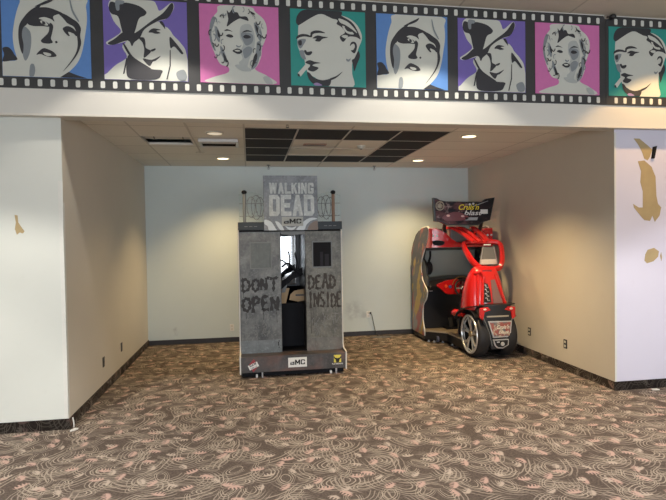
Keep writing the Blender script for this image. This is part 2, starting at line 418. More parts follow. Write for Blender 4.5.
patch([(-2.10, 1.99), (-2.075, 1.985), (-2.07, 1.92), (-2.04, 1.87), (-2.02, 1.84), (-2.035, 1.82), (-2.06, 1.83), (-2.085, 1.81), (-2.10, 1.86), (-2.09, 1.92)], wfl)
o = obj('broken_bracket', prism(nb(), [(4.435, 2.69), (4.475, 2.70), (4.445, 2.56), (4.415, 2.56)], 'y', F-.02, F), M['blackmatt'])
tag(place(o, (4.44, F, 2.6)), 'small black bracket stub left at the top of the torn plaster patch', 'bracket')

# ------------------------------------------------------------------ storefront behind the camera, where the daylight comes from
wy = RY0
bays = [(-6.0, -3.6), (-3.3, -.9), (-.6, 1.8), (2.1, 4.5), (4.8, 7.2), (7.5, 9.2)]
WT = 2.75
bm = nb(); box(bm, RX0, RX1, wy-.2, wy, WT, HM); box(bm, RX0, RX1, wy-.2, wy, 0, .35)
xs = [RX0]+[v for b_ in bays for v in b_]+[RX1]
for i in range(0, len(xs), 2): box(bm, xs[i], xs[i+1], wy-.2, wy, .35, WT)
struct('wall_storefront', bm, M['main_wall'])
alum = flat('dark anodised frame', (.05, .05, .055), .4, .6)
for k, (a, b_) in enumerate(bays):
    w = bpy.data.objects.new('window_%d' % (k+1), None); w.location = ((a+b_)/2, wy-.1, .35); link(w); w['kind'] = 'structure'
    bm = nb(); t = .05
    box(bm, a, b_, wy-.14, wy-.06, .35, .35+t); box(bm, a, b_, wy-.14, wy-.06, WT-t, WT); box(bm, a, a+t, wy-.14, wy-.06, .35+t, WT-t); box(bm, b_-t, b_, wy-.14, wy-.06, .35+t, WT-t)
    box(bm, (a+b_)/2-.03, (a+b_)/2+.03, wy-.14, wy-.06, .35+t, WT-t); box(bm, a+t, b_-t, wy-.135, wy-.065, 2.1, 2.15)
    obj('window_frame', bm, alum, w)
    obj('pane', box(nb(), a+t, b_-t, wy-.104, wy-.096, .35+t, WT-t), M['glass'], w)
struct('ground_outside', box(nb(), -25, 28, -30, RY0-.3, -.12, -.02), flat('pale paving', (.40, .40, .38), .8))

# ------------------------------------------------------------------ film strip mural along the soffit
film = flat('film strip black', (.040, .042, .045), .38, var=.25, scale=4)
holec = flat('film strip perforation', (.62, .64, .60), .5)
def film_board(x0, x1, label):
    bm = nb(); y = SF-.012; box(bm, x0, x1, y, SF, 3.103, 4.035)
    k = math.ceil((x0+.03+2.121)/.1053)
    while -2.121+.1053*k < x1-.03:
        cx = -2.121+.1053*k
        for cz in (3.151, 3.980):
            w, h, r = .019, .031, .010; pts = []
            for qx, qz, a0 in ((w-r, h-r, 0), (-w+r, h-r, 90), (-w+r, -h+r, 180), (w-r, -h+r, 270)):
                for a in (0, 45, 90): pts.append((cx+qx+r*math.cos(math.radians(a0+a)), y-.0012, cz+qz+r*math.sin(math.radians(a0+a))))
            poly(bm, pts, 1)
        k += 1
    o = place(obj('film_strip', bm, [film, holec]), ((x0+x1)/2, SF, 3.103))
    tag(o, label, 'film strip')
film_board(-3.4, 3.7605, 'long black film strip board with white sprocket holes left of the seam')
film_board(3.7655, 5.4, 'short black film strip board with white sprocket holes right of the seam')

pL = flat('portrait light paint', (.56, .58, .53), .5, var=.05, scale=6)
pD = flat('portrait black paint', (.030, .031, .038), .5)
pM = flat('portrait grey paint', (.22, .25, .27), .5)
pM2 = flat('portrait pale grey paint', (.40, .43, .42), .5)
pT = flat('portrait cream paint', (.66, .65, .56), .5)
bgc = {'blue': flat('mural blue', (.10, .24, .56), .5), 'violet': flat('mural violet', (.16, .12, .42), .5),
       'pink': flat('mural pink', (.58, .16, .40), .5), 'teal': flat('mural teal', (.02, .27, .24), .5)}
HOOD = ([(18, 28), (425, 47), (430, 470), (25, 462)], [
 ('L', 1, [(128, 33), (105, 80), (85, 150), (72, 240), (76, 310), (88, 375), (60, 384), (25, 390), (25, 462), (295, 468), (325, 437), (365, 390), (388, 330), (402, 250), (412, 170), (408, 100), (392, 46)]),
 ('D', 1, [(25, 318), (50, 312), (68, 330), (78, 350), (92, 376), (60, 383), (25, 386), (32, 350)]),
 ('P', 1, [(145, 130), (200, 108), (265, 120), (330, 170), (372, 215), (375, 300), (345, 375), (300, 430), (200, 440), (150, 400), (118, 345), (105, 270), (115, 190)]),
 ('M', 1, [(118, 205), (150, 230), (155, 290), (145, 350), (128, 382), (116, 350), (108, 270)]),
 ('D', 1, [(200, 92), (155, 118), (122, 158), (101, 200), (97, 260), (105, 320), (116, 346), (120, 300), (113, 250), (119, 212), (135, 195), (142, 170), (152, 140), (185, 115)]),
 ('D', 1, [(140, 150), (158, 122), (190, 106), (235, 106), (278, 122), (300, 135), (276, 140), (256, 152), (262, 178), (246, 165), (215, 155), (190, 162), (212, 172), (235, 188), (238, 204), (205, 202), (165, 202), (137, 188)]),
 ('L', 1, [(196, 178), (212, 172), (228, 186), (232, 198), (215, 196)]),
 ('D', 1, [(206, 176), (218, 180), (220, 193), (208, 192)]),
 ('D', 1, [(240, 185), (256, 200), (250, 240), (245, 265), (253, 285), (236, 292), (208, 289), (199, 276), (214, 258), (235, 230)]),
 ('D', 1, [(264, 280), (272, 278), (275, 286), (267, 290)]),
 ('D', 1, [(275, 128), (312, 140), (345, 162), (370, 182), (384, 212), (380, 250), (384, 290), (366, 345), (330, 398), (298, 436), (340, 375), (362, 330), (368, 290), (364, 245), (352, 205), (322, 186), (302, 160)]),
 ('D', 1, [(300, 212), (322, 200), (348, 212), (366, 238), (362, 252), (345, 236), (328, 252), (308, 232)]),
 ('L', 1, [(325, 230), (342, 236), (352, 250), (334, 250)]),
 ('D', 1, [(178, 350), (196, 326), (212, 316), (228, 320), (255, 334), (270, 356), (245, 362), (218, 356), (198, 347)]),
 ('L', 1, [(210, 338), (238, 342), (246, 352), (232, 357), (216, 350)]),
 ('M', 1, [(150, 405), (166, 400), (172, 430), (165, 462), (146, 462)]),
 ('D', 0, [(325, 437), (360, 452), (410, 470), (285, 467)]),
 ('D', 1, [(172, 103), (205, 82), (245, 62), (262, 54), (250, 74), (212, 92)]),
 ('M', 1, [(332, 66), (338, 68), (350, 120), (376, 172), (368, 172), (342, 122)]),
])
FEDORA = ([(22, 28), (412, 45), (415, 468), (28, 458)], [
 ('L', 1, [(28, 457), (42, 425), (80, 382), (122, 352), (130, 330), (112, 275), (200, 240), (300, 180), (330, 192), (348, 222), (382, 262), (408, 318), (412, 466)]),
 ('L', 1, [(48, 70), (66, 34), (110, 31), (245, 39), (270, 62), (286, 92), (340, 48), (352, 76), (322, 130), (270, 152), (200, 212), (140, 252), (60, 277), (36, 264), (70, 238), (105, 202), (72, 150)]),
 ('P', 1, [(200, 212), (270, 152), (300, 166), (326, 200), (335, 262), (330, 322), (310, 380), (285, 406), (240, 396), (190, 346), (150, 292), (125, 262)]),
 ('D', 1, [(60, 48), (98, 60), (130, 52), (188, 68), (222, 98), (215, 118), (188, 136), (170, 200), (150, 240), (118, 222), (106, 184), (92, 126), (62, 112), (50, 82)]),
 ('M', 1, [(82, 40), (120, 44), (115, 60), (100, 64), (98, 92), (84, 90)]),
 ('D', 1, [(44, 268), (76, 244), (116, 207), (150, 205), (172, 210), (240, 152), (300, 104), (340, 50), (350, 76), (325, 128), (278, 146), (215, 190), (192, 236), (165, 262), (154, 282), (135, 252), (72, 276)]),
 ('L', 1, [(172, 198), (200, 168), (235, 150), (200, 185), (178, 202)]),
 ('D', 1, [(186, 238), (210, 236), (217, 262), (219, 290), (242, 306), (228, 328), (208, 342), (211, 300), (203, 262)]),
 ('D', 1, [(232, 208), (240, 194), (258, 186), (290, 194), (268, 199), (288, 210), (266, 215), (248, 209)]),
 ('D', 1, [(205, 346), (245, 353), (287, 332), (264, 358), (250, 364), (236, 387), (214, 366)]),
 ('D', 1, [(240, 302), (262, 292), (262, 302), (246, 310)]),
 ('D', 1, [(294, 148), (306, 165), (310, 190), (300, 176), (284, 154)]),
 ('D', 1, [(135, 334), (160, 344), (195, 374), (240, 402), (292, 408), (290, 428), (265, 457), (155, 457), (128, 425)]),
 ('D', 1, [(112, 268), (124, 276), (150, 325), (175, 352), (240, 398), (228, 400), (168, 358), (136, 322)]),
 ('D', 1, [(330, 232), (350, 250), (392, 312), (384, 320), (352, 282), (334, 290)]),
 ('D', 0, [(330, 300), (334, 300), (334, 385), (318, 457), (312, 457), (328, 385)]),
 ('D', 0, [(128, 345), (134, 348), (120, 428), (112, 432)]),
 ('M', 1, [(360, 420), (395, 405), (410, 440), (400, 462), (370, 458)]),
])
BLONDE = ([(20, 22), (460, 45), (462, 475), (30, 465)], [
 ('L', 1, [(135, 34), (300, 42), (330, 70), (376, 110), (394, 160), (386, 220), (366, 270), (360, 320), (335, 375), (300, 392), (200, 395), (175, 375), (135, 360), (105, 300), (80, 230), (76, 170), (90, 110), (120, 70)]),
 ('D2', 1, [(84, 120), (98, 95), (110, 110), (98, 150), (88, 190), (96, 240), (112, 285), (100, 280), (80, 230), (76, 170)]),
 ('L', 1, [(72, 464), (100, 435), (180, 408), (192, 365), (310, 365), (332, 395), (400, 430), (428, 473)]),
 ('P', 1, [(180, 140), (240, 122), (300, 140), (325, 200), (320, 270), (295, 322), (250, 346), (205, 332), (175, 282), (155, 210)]),
 ('M2', 1, [(250, 150), (300, 140), (325, 200), (322, 270), (300, 322), (285, 372), (300, 392), (250, 372), (238, 352), (258, 330), (246, 292), (262, 250), (244, 210)]),
 ('M', 1, [(250, 190), (285, 186), (316, 200), (312, 240), (280, 258), (262, 232)]),
 ('M', 1, [(262, 280), (290, 262), (312, 275), (300, 310), (272, 330), (262, 305)]),
 ('D', 1, [(172, 62), (186, 75), (205, 50), (214, 70), (232, 74), (245, 95), (280, 96), (292, 120), (262, 112), (240, 108), (205, 128), (172, 152), (180, 110)]),
 ('M', 1, [(110, 150), (124, 165), (136, 200), (132, 240), (118, 225), (110, 190)]),
 ('D', 1, [(120, 170), (130, 185), (134, 215), (124, 205)]),
 ('M', 1, [(136, 262), (150, 275), (168, 320), (175, 352), (158, 340), (140, 300)]),
 ('D', 1, [(150, 300), (162, 312), (176, 345), (166, 352), (156, 330)]),
 ('M', 1, [(322, 130), (350, 150), (366, 190), (360, 235), (344, 215), (330, 180)]),
 ('D', 1, [(330, 140), (345, 160), (352, 195), (340, 185), (332, 165)]),
 ('D2', 1, [(338, 240), (356, 236), (362, 270), (352, 320), (335, 372), (305, 392), (318, 340), (330, 300), (335, 268)]),
 ('D', 1, [(320, 320), (336, 300), (338, 330), (318, 372), (308, 380)]),
 ('D', 1, [(300, 66), (318, 74), (330, 84), (312, 86)]),
 ('D', 1, [(167, 205), (180, 196), (200, 200), (208, 210), (195, 215), (180, 212)]),
 ('D', 1, [(158, 178), (175, 168), (205, 182), (180, 176)]),
 ('D', 1, [(262, 208), (276, 198), (298, 204), (304, 214), (284, 220), (268, 217)]),
 ('D', 1, [(256, 186), (282, 172), (312, 182), (284, 181)]),
 ('M', 1, [(222, 255), (238, 262), (252, 256), (244, 268), (228, 268)]),
 ('D', 1, [(203, 288), (220, 278), (235, 276), (256, 288), (250, 302), (232, 306), (214, 298)]),
 ('L', 1, [(214, 287), (232, 283), (246, 289), (230, 293)]),
 ('M2', 1, [(215, 370), (255, 366), (300, 388), (300, 402), (250, 398)]),
 ('M2', 1, [(370, 435), (402, 432), (424, 470), (390, 470)]),
])
rc = random.Random(5)
for cx_, cz_, c_ in [(105, 120, 'M'), (95, 165, 'M2'), (100, 215, 'M'), (118, 250, 'D'), (125, 300, 'M'), (150, 345, 'D'), (128, 140, 'M2'), (145, 105, 'D'), (160, 80, 'M'), (215, 60, 'M'), (260, 60, 'M'), (290, 70, 'D'), (320, 105, 'M'), (345, 125, 'D'), (372, 150, 'M'), (378, 200, 'D'), (360, 180, 'M2'), (350, 215, 'D'), (366, 245, 'M'), (345, 270, 'D'), (350, 305, 'M'), (325, 290, 'D'), (330, 345, 'D'), (312, 360, 'M'), (140, 190, 'D'), (150, 240, 'M'), (150, 275, 'D'), (84, 190, 'D'), (96, 260, 'D'), (112, 320, 'D'), (168, 360, 'D')]:
    a0 = rc.uniform(0, 6.28); r_ = rc.uniform(9, 15)
    out_ = [(cx_+r_*math.cos(a0+t*.5), cz_+1.5*r_*math.sin(a0+t*.5)) for t in range(7)]; in_ = [(cx_+r_*.62*math.cos(a0+t*.5), cz_+1.0*r_*math.sin(a0+t*.5)) for t in range(6, -1, -1)]
    BLONDE[1].append((c_, 1, out_+in_))
CIG = ([(18, 22), (450, 45), (455, 480), (25, 470)], [
 ('P', 1, [(70, 112), (110, 80), (180, 56), (300, 62), (360, 82), (408, 125), (432, 190), (412, 250), (396, 300), (376, 330), (374, 400), (380, 476), (240, 474), (160, 424), (122, 402), (104, 350), (100, 322), (80, 288), (60, 230), (64, 170)]),
 ('D', 1, [(52, 100), (60, 62), (88, 34), (150, 27), (300, 36), (312, 62), (292, 84), (262, 82), (240, 72), (190, 54), (132, 80), (76, 116), (62, 118)]),
 ('D', 1, [(262, 72), (300, 62), (335, 78), (372, 102), (400, 140), (424, 200), (398, 188), (352, 186), (322, 216), (302, 186), (332, 162), (312, 130), (284, 112), (290, 92)]),
 ('P', 1, [(296, 80), (345, 98), (380, 130), (404, 165), (372, 142), (335, 118), (305, 104)]),
 ('P', 1, [(318, 122), (350, 138), (385, 170), (350, 168), (326, 146)]),
 ('D', 1, [(330, 128), (355, 140), (372, 158), (345, 152)]),
 ('P', 1, [(312, 184), (336, 196), (350, 182), (330, 176)]),
 ('D', 1, [(396, 292), (410, 268), (419, 300), (402, 345), (386, 386), (379, 350), (372, 322), (386, 312)]),
 ('D', 1, [(360, 240), (366, 222), (380, 214), (396, 222), (402, 248), (388, 282), (366, 266), (380, 262), (390, 242), (382, 226), (370, 232)]),
 ('D', 1, [(53, 202), (58, 184), (82, 172), (115, 174), (132, 180), (136, 162), (160, 151), (192, 153), (218, 166), (182, 165), (148, 172), (140, 190), (100, 186), (72, 192)]),
 ('M', 1, [(60, 212), (84, 200), (108, 204), (96, 232), (78, 256), (64, 240)]),
 ('D', 1, [(64, 216), (82, 208), (84, 234), (70, 238)]),
 ('D', 1, [(146, 196), (172, 180), (205, 186), (234, 190), (202, 200), (186, 215), (160, 211), (168, 198)]),
 ('M', 1, [(72, 270), (96, 268), (100, 290), (108, 318), (92, 318), (78, 300)]),
 ('D', 1, [(98, 268), (108, 266), (116, 276), (140, 272), (142, 284), (126, 296), (106, 290)]),
 ('D', 1, [(104, 338), (128, 324), (155, 332), (192, 340), (158, 346), (146, 356), (180, 368), (150, 390), (118, 378), (132, 354)]),
 ('D', 1, [(113, 396), (128, 398), (152, 424), (200, 440), (246, 432), (252, 440), (236, 474), (170, 470), (130, 442)]),
 ('D', 1, [(244, 430), (282, 414), (318, 388), (286, 422), (250, 440)]),
 ('M', 1, [(338, 314), (352, 318), (366, 312), (356, 330), (342, 328)]),
 ('L', 0, [(60, 402), (104, 350), (132, 350), (78, 420)]),
 ('D', 0, [(60, 402), (70, 404), (76, 420), (62, 418)]),
 ('V', 1, [(150, 462), (172, 455), (200, 470), (165, 473)]),
])
def portrait(k, bg, art, label, group):
    (tl, tr, br, bl), shapes = art
    x0 = -2.105+.8425*k; W_, H_, z0 = .732, .728, 3.200
    mats = [bgc[bg], pL, pD, pM, pM2, pT, flat('mural lilac', (.30, .22, .42), .5)]
    mi = {'L': 1, 'D': 2, 'M': 3, 'M2': 4, 'D2': 3, 'P': 1, 'T': 5, 'V': 6}
    y = SF-.017; bm = nb(); box(bm, x0, x0+W_, y, SF-.0122, z0, z0+H_)
    def uv(p):
        u = (p[0]-tl[0])/(tr[0]-tl[0]); v = 0
        for _ in range(3):
            yt = tl[1]+(tr[1]-tl[1])*u; yb = bl[1]+(br[1]-bl[1])*u; v = (p[1]-yt)/(yb-yt)
            xl = tl[0]+(bl[0]-tl[0])*v; xr = tr[0]+(br[0]-tr[0])*v; u = (p[0]-xl)/(xr-xl)
        return min(max(u, .002), .998), min(max(v, .002), .998)
    for n_, (c, sm, pts) in enumerate(shapes):
        q = smoothpts([(a, b, 0) for a, b in pts], True, 4) if sm else [Vector((a, b, 0)) for a, b in pts]
        P = []
        for a in q:
            u, v = uv(a); w = Vector((x0+u*W_, y-.0003*(n_+1), z0+(1-v)*H_))
            if not P or (w-P[-1]).length > 1e-4: P.append(w)
        if (P[0]-P[-1]).length < 1e-4: P.pop()
        poly(bm, P, mi[c])
    bm.normal_update(); bmesh.ops.triangulate(bm, faces=[f for f in bm.faces if len(f.verts) > 4])
    o = place(obj('portrait_panel', bm, mats), (x0+W_/2, SF, z0))
    tag(o, label, 'portrait', group)
grp = 'pop portraits in the film strip'
portrait(0, 'blue', HOOD, 'woman in pale hood on blue, leftmost portrait of the film strip', grp)
portrait(1, 'violet', FEDORA, 'man in tilted fedora on violet, beside the leftmost hooded woman', grp)
portrait(2, 'pink', BLONDE, 'curly haired woman on pink, directly left of the first smoking man on teal', grp)
portrait(3, 'teal', CIG, 'smoking man on teal above the grey cabinet, in the middle of the strip', grp)
portrait(4, 'blue', HOOD, 'woman in pale hood on blue, right of the smoking man in the middle', grp)
portrait(5, 'violet', FEDORA, 'man in tilted fedora on violet, above the red racing cabinet', grp)
portrait(6, 'pink', BLONDE, 'curly haired woman on pink, right of the second fedora man', grp)
portrait(7, 'teal', CIG, 'smoking man on teal at the far right end past the board seam', grp)

t = thing('corner_fixture', (3.775, SF-.02, 4.0), 'small silver fixture with black ball over the film strip seam', 'fixture')
bm = nb(); cyl(bm, (3.752, SF-.012, 4.012), (3.752, SF-.045, 4.012), .030, .024); obj('mount', bm, M['chrome'], t, smooth=True)
bm = nb(); ball(bm, (3.822, SF-.045, 4.018), .032, (1.1, 1, .85)); cyl(bm, (3.752, SF-.04, 4.012), (3.822, SF-.045, 4.018), .012); obj('lens_ball', bm, M['black'], t, smooth=True)

# ------------------------------------------------------------------ alcove ceiling fittings
def downlight(x, y, label, mat):
    t = thing('downlight', (x, y, HC), label, 'ceiling light', 'recessed lights in the alcove ceiling')
    bm = nb(); torus(bm, (x, y, HC-.004), .094, .012, (0, 0, 1), n=36); obj('trim_ring', bm, M['offwhite'], t, smooth=True)
    bm = nb(); cyl(bm, (x, y, HC-.010), (x, y, HC-.002), .088, seg=36); obj('lens', bm, mat, t)
downlight(-.374, 6.118, 'recessed downlight just in front of the open square vent', M['lampdim'])
downlight(-.372, 7.975, 'recessed downlight behind the square vent near the back wall', M['lampglow'])
downlight(2.715, 6.035, 'recessed downlight nearest the soffit, right of the dark tiles', M['lampglow'])
downlight(2.714, 7.985, 'recessed downlight right of the dark tiles, toward the back wall', M['lampglow'])
# square air vent with its louvres hanging down
t = thing('air_vent', (-.36, 6.64, HC), 'square metal ceiling vent hanging slightly open between two downlights', 'vent')
bm = nb(); a, b_, c, d = -.595, -.115, 6.44, 6.84
box(bm, a, b_, c, c+.03, HC-.045, HC-.005); box(bm, a, b_, d-.03, d, HC-.045, HC-.005); box(bm, a, a+.03, c+.03, d-.03, HC-.045, HC-.005); box(bm, b_-.03, b_, c+.03, d-.03, HC-.045, HC-.005)
obj('frame', bm, M['silver'], t, bevel=.004)
obj('duct_opening', box(nb(), a+.03, b_-.03, c+.03, d-.03, HC-.012, HC-.004), M['blackmatt'], t)
for k in range(4):
    bm = nb(); y0 = c+.06+k*.08; prism(bm, [(y0, HC-.022), (y0+.05, HC-.048), (y0+.054, HC-.044), (y0+.004, HC-.018)], 'x', a+.035, b_-.035); obj('louvre', bm, M['blackmatt'] if k in (1, 2) else M['silver'], t)
# fluorescent trough seen through the missing tile
t = thing('duct', ((ox0+ox1)/2, 6.66, HC+.2), 'round grey duct seen through the missing ceiling tile', 'duct')
bm = nb(); cyl(bm, (ox0-.5, 6.74, HC+.17), (ox1+.45, 6.74, HC+.17), .13, seg=28); obj('duct_pipe', bm, flat('pale duct', (.6, .6, .58), .5), t, smooth=True)
for x in (-1.15, -.8): obj('duct_band', torus(nb(), (x, 6.74, HC+.17), .135, .008, (1, 0, 0), n=28, m=6), M['grey'], t, smooth=True)
# supply slot and smoke detector in the pale tiles of the dark grid
t = thing('air_grille', (.88, 6.76, HC), 'small pinkish slotted grille in the pale tile among dark tiles', 'vent')
obj('frame', box(nb(), .725, 1.03, 6.69, 6.83, HC-.010, HC-.002), flat('faded pink grille', (.42, .25, .19), .5), t, bevel=.003)
bm = nb()
for k in range(12): box(bm, .745+k*.0225, .757+k*.0225, 6.71, 6.81, HC-.013, HC-.009)
obj('slots', bm, M['grey'], t)
t = thing('smoke_detector', (1.517, 6.82, HC), 'round cream smoke detector in the pale tile among dark tiles', 'smoke detector')
bm = nb(); cyl(bm, (1.517, 6.82, HC), (1.517, 6.82, HC-.018), .065, .062, 28); cyl(bm, (1.517, 6.82, HC-.018), (1.517, 6.82, HC-.04), .05, .035, 28); obj('housing', bm, M['offwhite'], t, smooth=True)
obj('sensor_cap', cyl(nb(), (1.517, 6.82, HC-.04), (1.517, 6.82, HC-.048), .02, .015), M['grey'], t)
def sprinkler(x, y, label):
    t = thing('sprinkler', (x, y, HC), label, 'sprinkler', 'fire sprinklers in the alcove ceiling')
    obj('escutcheon', cyl(nb(), (x, y, HC+.004), (x, y, HC-.008), .034, .028, 20), M['grey'], t)
    obj('stem', cyl(nb(), (x, y, HC-.008), (x, y, HC-.045), .011), M['grey'], t)
    bm = nb(); tube(bm, [(x-.012, y, HC-.04), (x-.016, y, HC-.055), (x, y, HC-.068)], .003, 6); tube(bm, [(x+.012, y, HC-.04), (x+.016, y, HC-.055), (x, y, HC-.068)], .003, 6); obj('yoke', bm, M['grey'], t)
    obj('deflector', cyl(nb(), (x, y, HC-.067), (x, y, HC-.071), .018), M['grey'], t)
sprinkler(.339, 8.667, 'small dark sprinkler head above the left of the grey cabinet near back wall')
sprinkler(2.165, 8.70, 'small dark sprinkler head near the back wall, right of the sign')
sprinkler(.42, 5.45, 'small dark sprinkler head just behind the soffit')

# ------------------------------------------------------------------ outlets
def outlet(p, axis, plate, face, label, h=.114, w=.07, grp='wall outlets'):
    t = thing('wall_outlet', p, label, 'outlet', grp); x, y, z = p
    def bx(bm, a0, a1, z0, z1, d0, d1):       # a: along the wall, d: out of it
        if axis == 'L': return box(bm, x+d0, x+d1, y+a0, y+a1, z+z0, z+z1)
        if axis == 'R': return box(bm, x-d1, x-d0, y+a0, y+a1, z+z0, z+z1)
        return box(bm, x+a0, x+a1, y-d1, y-d0, z+z0, z+z1)
    obj('cover_plate', bx(nb(), -w/2, w/2, -h/2, h/2, 0, .006), plate, t, bevel=.002)
    for s in (-1, 1):
        obj('socket', bx(nb(), -.017, .017, s*.026-.015, s*.026+.015, .006, .009), face, t, bevel=.003)
    return t
outlet((L, 6.232, .35), 'L', M['black'], M['grey'], 'black outlet on the left alcove wall, nearer the front corner')
outlet((L, 7.075, .35), 'L', M['black'], M['grey'], 'black outlet on the left alcove wall, nearer the back wall')
outlet((R, 6.815, .346), 'R', M['black'], M['offwhite'], 'black outlet with cream sockets on right wall, beside the racing cabinet')
outlet((R, 5.962, .338), 'R', M['black'], M['offwhite'], 'black outlet with cream sockets on right wall, nearer the front corner')
outlet((2.06, B, .375), 'B', M['white'], M['offwhite'], 'white outlet with a plugged black cord on the back wall')
outlet((-.321, B, .245), 'B', M['white'], M['offwhite'], 'plain white outlet low on the back wall left of grey cabinet')
bm = nb(); box(bm, 2.078, 2.108, B-.040, B-.0095, .385, .418)
t = thing('power_cord', (2.09, B-.03, .4), 'black power cord running from the white outlet down to the floor', 'cord')
obj('plug', bm, M['black'], t, bevel=.004)
bm = nb(); tube(bm, [(2.095, B-.04, .40), (2.11, B-.05, .37), (2.135, B-.03, .27), (2.16, B-.022, .16), (2.18, B-.03, .06), (2.20, B-.07, .008), (2.3, B-.13, .007), (2.45, B-.10, .007), (2.6, B-.13, .007), (2.78, B-.06, .007), (2.9, B-.09, .007)], .0055, 8, smooth=5)
obj('cable', bm, M['black'], t, smooth=True)
o = obj('cable_bundle', tube(nb(), [(2.05, B-.22, .008), (2.15, B-.27, .008), (2.32, B-.28, .008), (2.40, B-.24, .012), (2.28, B-.20, .012), (2.12, B-.22, .012), (2.08, B-.26, .014)], .006, 8, smooth=5), M['grey'], smooth=True)
tag(place(o, (2.2, B-.12, 0)), 'grey loop of loose cable on the carpet by the back wall', 'cord')
# scraps by the left corner and by the right corner
o = obj('cable_stub', tube(nb(), [(-1.652, F+.02, .005), (-1.650, F+.016, .05), (-1.656, F+.01, .10)], .006, 8, smooth=3), M['white'], smooth=True)
tag(place(o, (-1.652, F+.02, 0)), 'short white cable stub standing against the left corner skirting', 'cable')
o = obj('paper_scrap', prism(nb(), [(-1.655, 4.985), (-1.625, 5.0), (-1.60, 5.035), (-1.63, 5.04)], 'z', .0, .014), M['white'])
tag(place(o, (-1.63, 5.01, 0)), 'crumpled white scrap lying on the carpet by the left corner', 'scrap')
o = obj('paper_scrap', prism(nb(), [(4.36, 4.985), (4.44, 4.975), (4.43, 5.01), (4.37, 5.015)], 'z', .0, .010), M['white'])
tag(place(o, (4.4, 5.0, 0)), 'thin white scrap on the carpet below the right front wall', 'scrap')

# ------------------------------------------------------------------ grey shooting game cabinet
def art_metal(name, a, b, seed=0., rust=0.):
    s = NT(name); p = s.pos(); x, y, z = s.sep(p)[:3]
    q = s.vm('ADD', p, (seed, seed*2, 0))
    n1 = s.noise(q, 5, 6, .7); n2 = s.noise(s.vm('MULTIPLY', q, (14, 14, 2.2)), 1., 4, .6); n3 = s.noise(q, 38, 3)
    c = s.mix(s.ramp(n1, .3, .72), a, b)
    c = s.mix(s.math('MULTIPLY', s.ramp(n2, .5, .72), .35), c, tuple(v*.45 for v in a))
    c = s.mix(s.math('MULTIPLY', s.ramp(n3, .52, .7), .3), c, tuple(min(1, v*1.6) for v in b))
    if rust: c = s.mix(s.math('MULTIPLY', s.ramp(s.noise(q, 3.2, 3), .42, .65), rust), c, (.17, .09, .07))
    return s.done(c, .42, spec=.45)
aDoorL = art_metal('door art left', (.065, .068, .068), (.19, .197, .19))
aDoorR = art_metal('door art right', (.068, .064, .052), (.20, .195, .160), 3.1)
aBase = art_metal('base art', (.040, .037, .038), (.085, .078, .076), 5., .6)
aSign = art_metal('sign art', (.12, .13, .145), (.26, .28, .30), 8.)
aSide = art_metal('cabinet side art', (.05, .05, .05), (.12, .12, .12), 2.)
lett = art_metal('sign lettering', (.40, .43, .42), (.58, .60, .57), 1.)
wd = thing('shooting_game_cabinet', (.525, 6.9, 0), 'tall grey DON\'T OPEN DEAD INSIDE arcade cabinet standing mid-alcove', 'arcade cabinet')
X0, X1, D = -.150, 1.203, 6.62
prof = [(6.43, .06), (6.415, .285), (6.60, .30), (6.64, .36), (6.64, 1.955), (8.15, 1.955), (8.2, .06)]
for sx in (X0, X1-.02):
    sp = obj('side_panel', prism(nb(), prof, 'x', sx, sx+.02), aSide, wd)
    bm = nb(); pts = [(sx+.01, y-.003, z) for y, z in prof[:5]]; tube(bm, pts, .009, 6, w=(1, 0, 0)); obj('edge_trim', bm, M['white'], sp, label='white edge moulding')
# base
bm = nb(); box(bm, X0+.02, X1-.02, 6.425, 7.9, .075, .272); base = obj('base', bm, aBase, wd, bevel=.004)
obj('toe_kick', box(nb(), X0+.03, X1-.03, 6.50, 7.85, .012, .075), M['blackmatt'], wd)
ny = 6.425
bm = nb(); box(bm, .452, .688, ny-.005, ny, .118, .240); obj('logo_plate', bm, M['white'], base, label='white plate with black letters')
bm = nb(); block(bm, 'aMC', .478, .150, .185, .062, ny-.005, .003, .24); obj('logo_lettering', bm, M['ink'], base)
bm = nb(); prism(bm, [(.020, .082), (.082, .160), (.024, .246), (-.046, .165)], 'y', ny-.004, ny); obj('diamond_sticker', bm, flat('dull red sticker', (.28, .03, .04), .5), base, label='red diamond sticker')
bm = nb(); cR, sR = math.cos(.42), math.sin(.42)
prism(bm, [(.02+a*cR-b*sR, .160+a*sR+b*cR) for a, b in ((-.062, -.030), (.062, -.030), (.062, .032), (-.062, .032))], 'y', ny-.006, ny); obj('sticker_band', bm, M['white'], base)
bm = nb(); block(bm, 'RAW', .015-.044, .162, .088, .028, ny-.006, .002, .24, rot=.42); block(bm, 'THRILLS', .028-.046, .136, .084, .014, ny-.006, .002, .22, .3, rot=.42); obj('sticker_lettering', bm, M['ink'], base)
bm = nb(); box(bm, 1.035, 1.128, ny-.004, ny, .150, .245); obj('yellow_sticker', bm, flat('yellow sticker', (.72, .62, .08), .5), base, label='yellow square emblem')
bm = nb(); prism(bm, [(1.038, .235), (1.050, .212), (1.082, .203), (1.114, .212), (1.126, .235), (1.128, .205), (1.108, .188), (1.100, .152), (1.064, .152), (1.056, .188), (1.036, .205)], 'y', ny-.006, ny-.003); obj('emblem_mark', bm, M['ink'], base)
bm = nb(); block(bm, 'PLAY MECHANIX', 1.012, .124, .140, .016, ny, .003, .26, .25); obj('emblem_lettering', bm, M['white'], base)
for cx in (.06, 1.0):
    bm = nb(); cyl(bm, (cx-.012, 6.47, .022), (cx+.012, 6.47, .022), .022, seg=18); obj('caster', bm, M['white'], wd, smooth=True)
    obj('levelling_foot', cyl(nb(), (cx+.07, 6.47, 0), (cx+.07, 6.47, .07), .012), M['silver'], wd)
    bm = nb(); cyl(bm, (cx-.012, 7.7, .022), (cx+.012, 7.7, .022), .022, seg=18); obj('caster', bm, M['white'], wd, smooth=True)
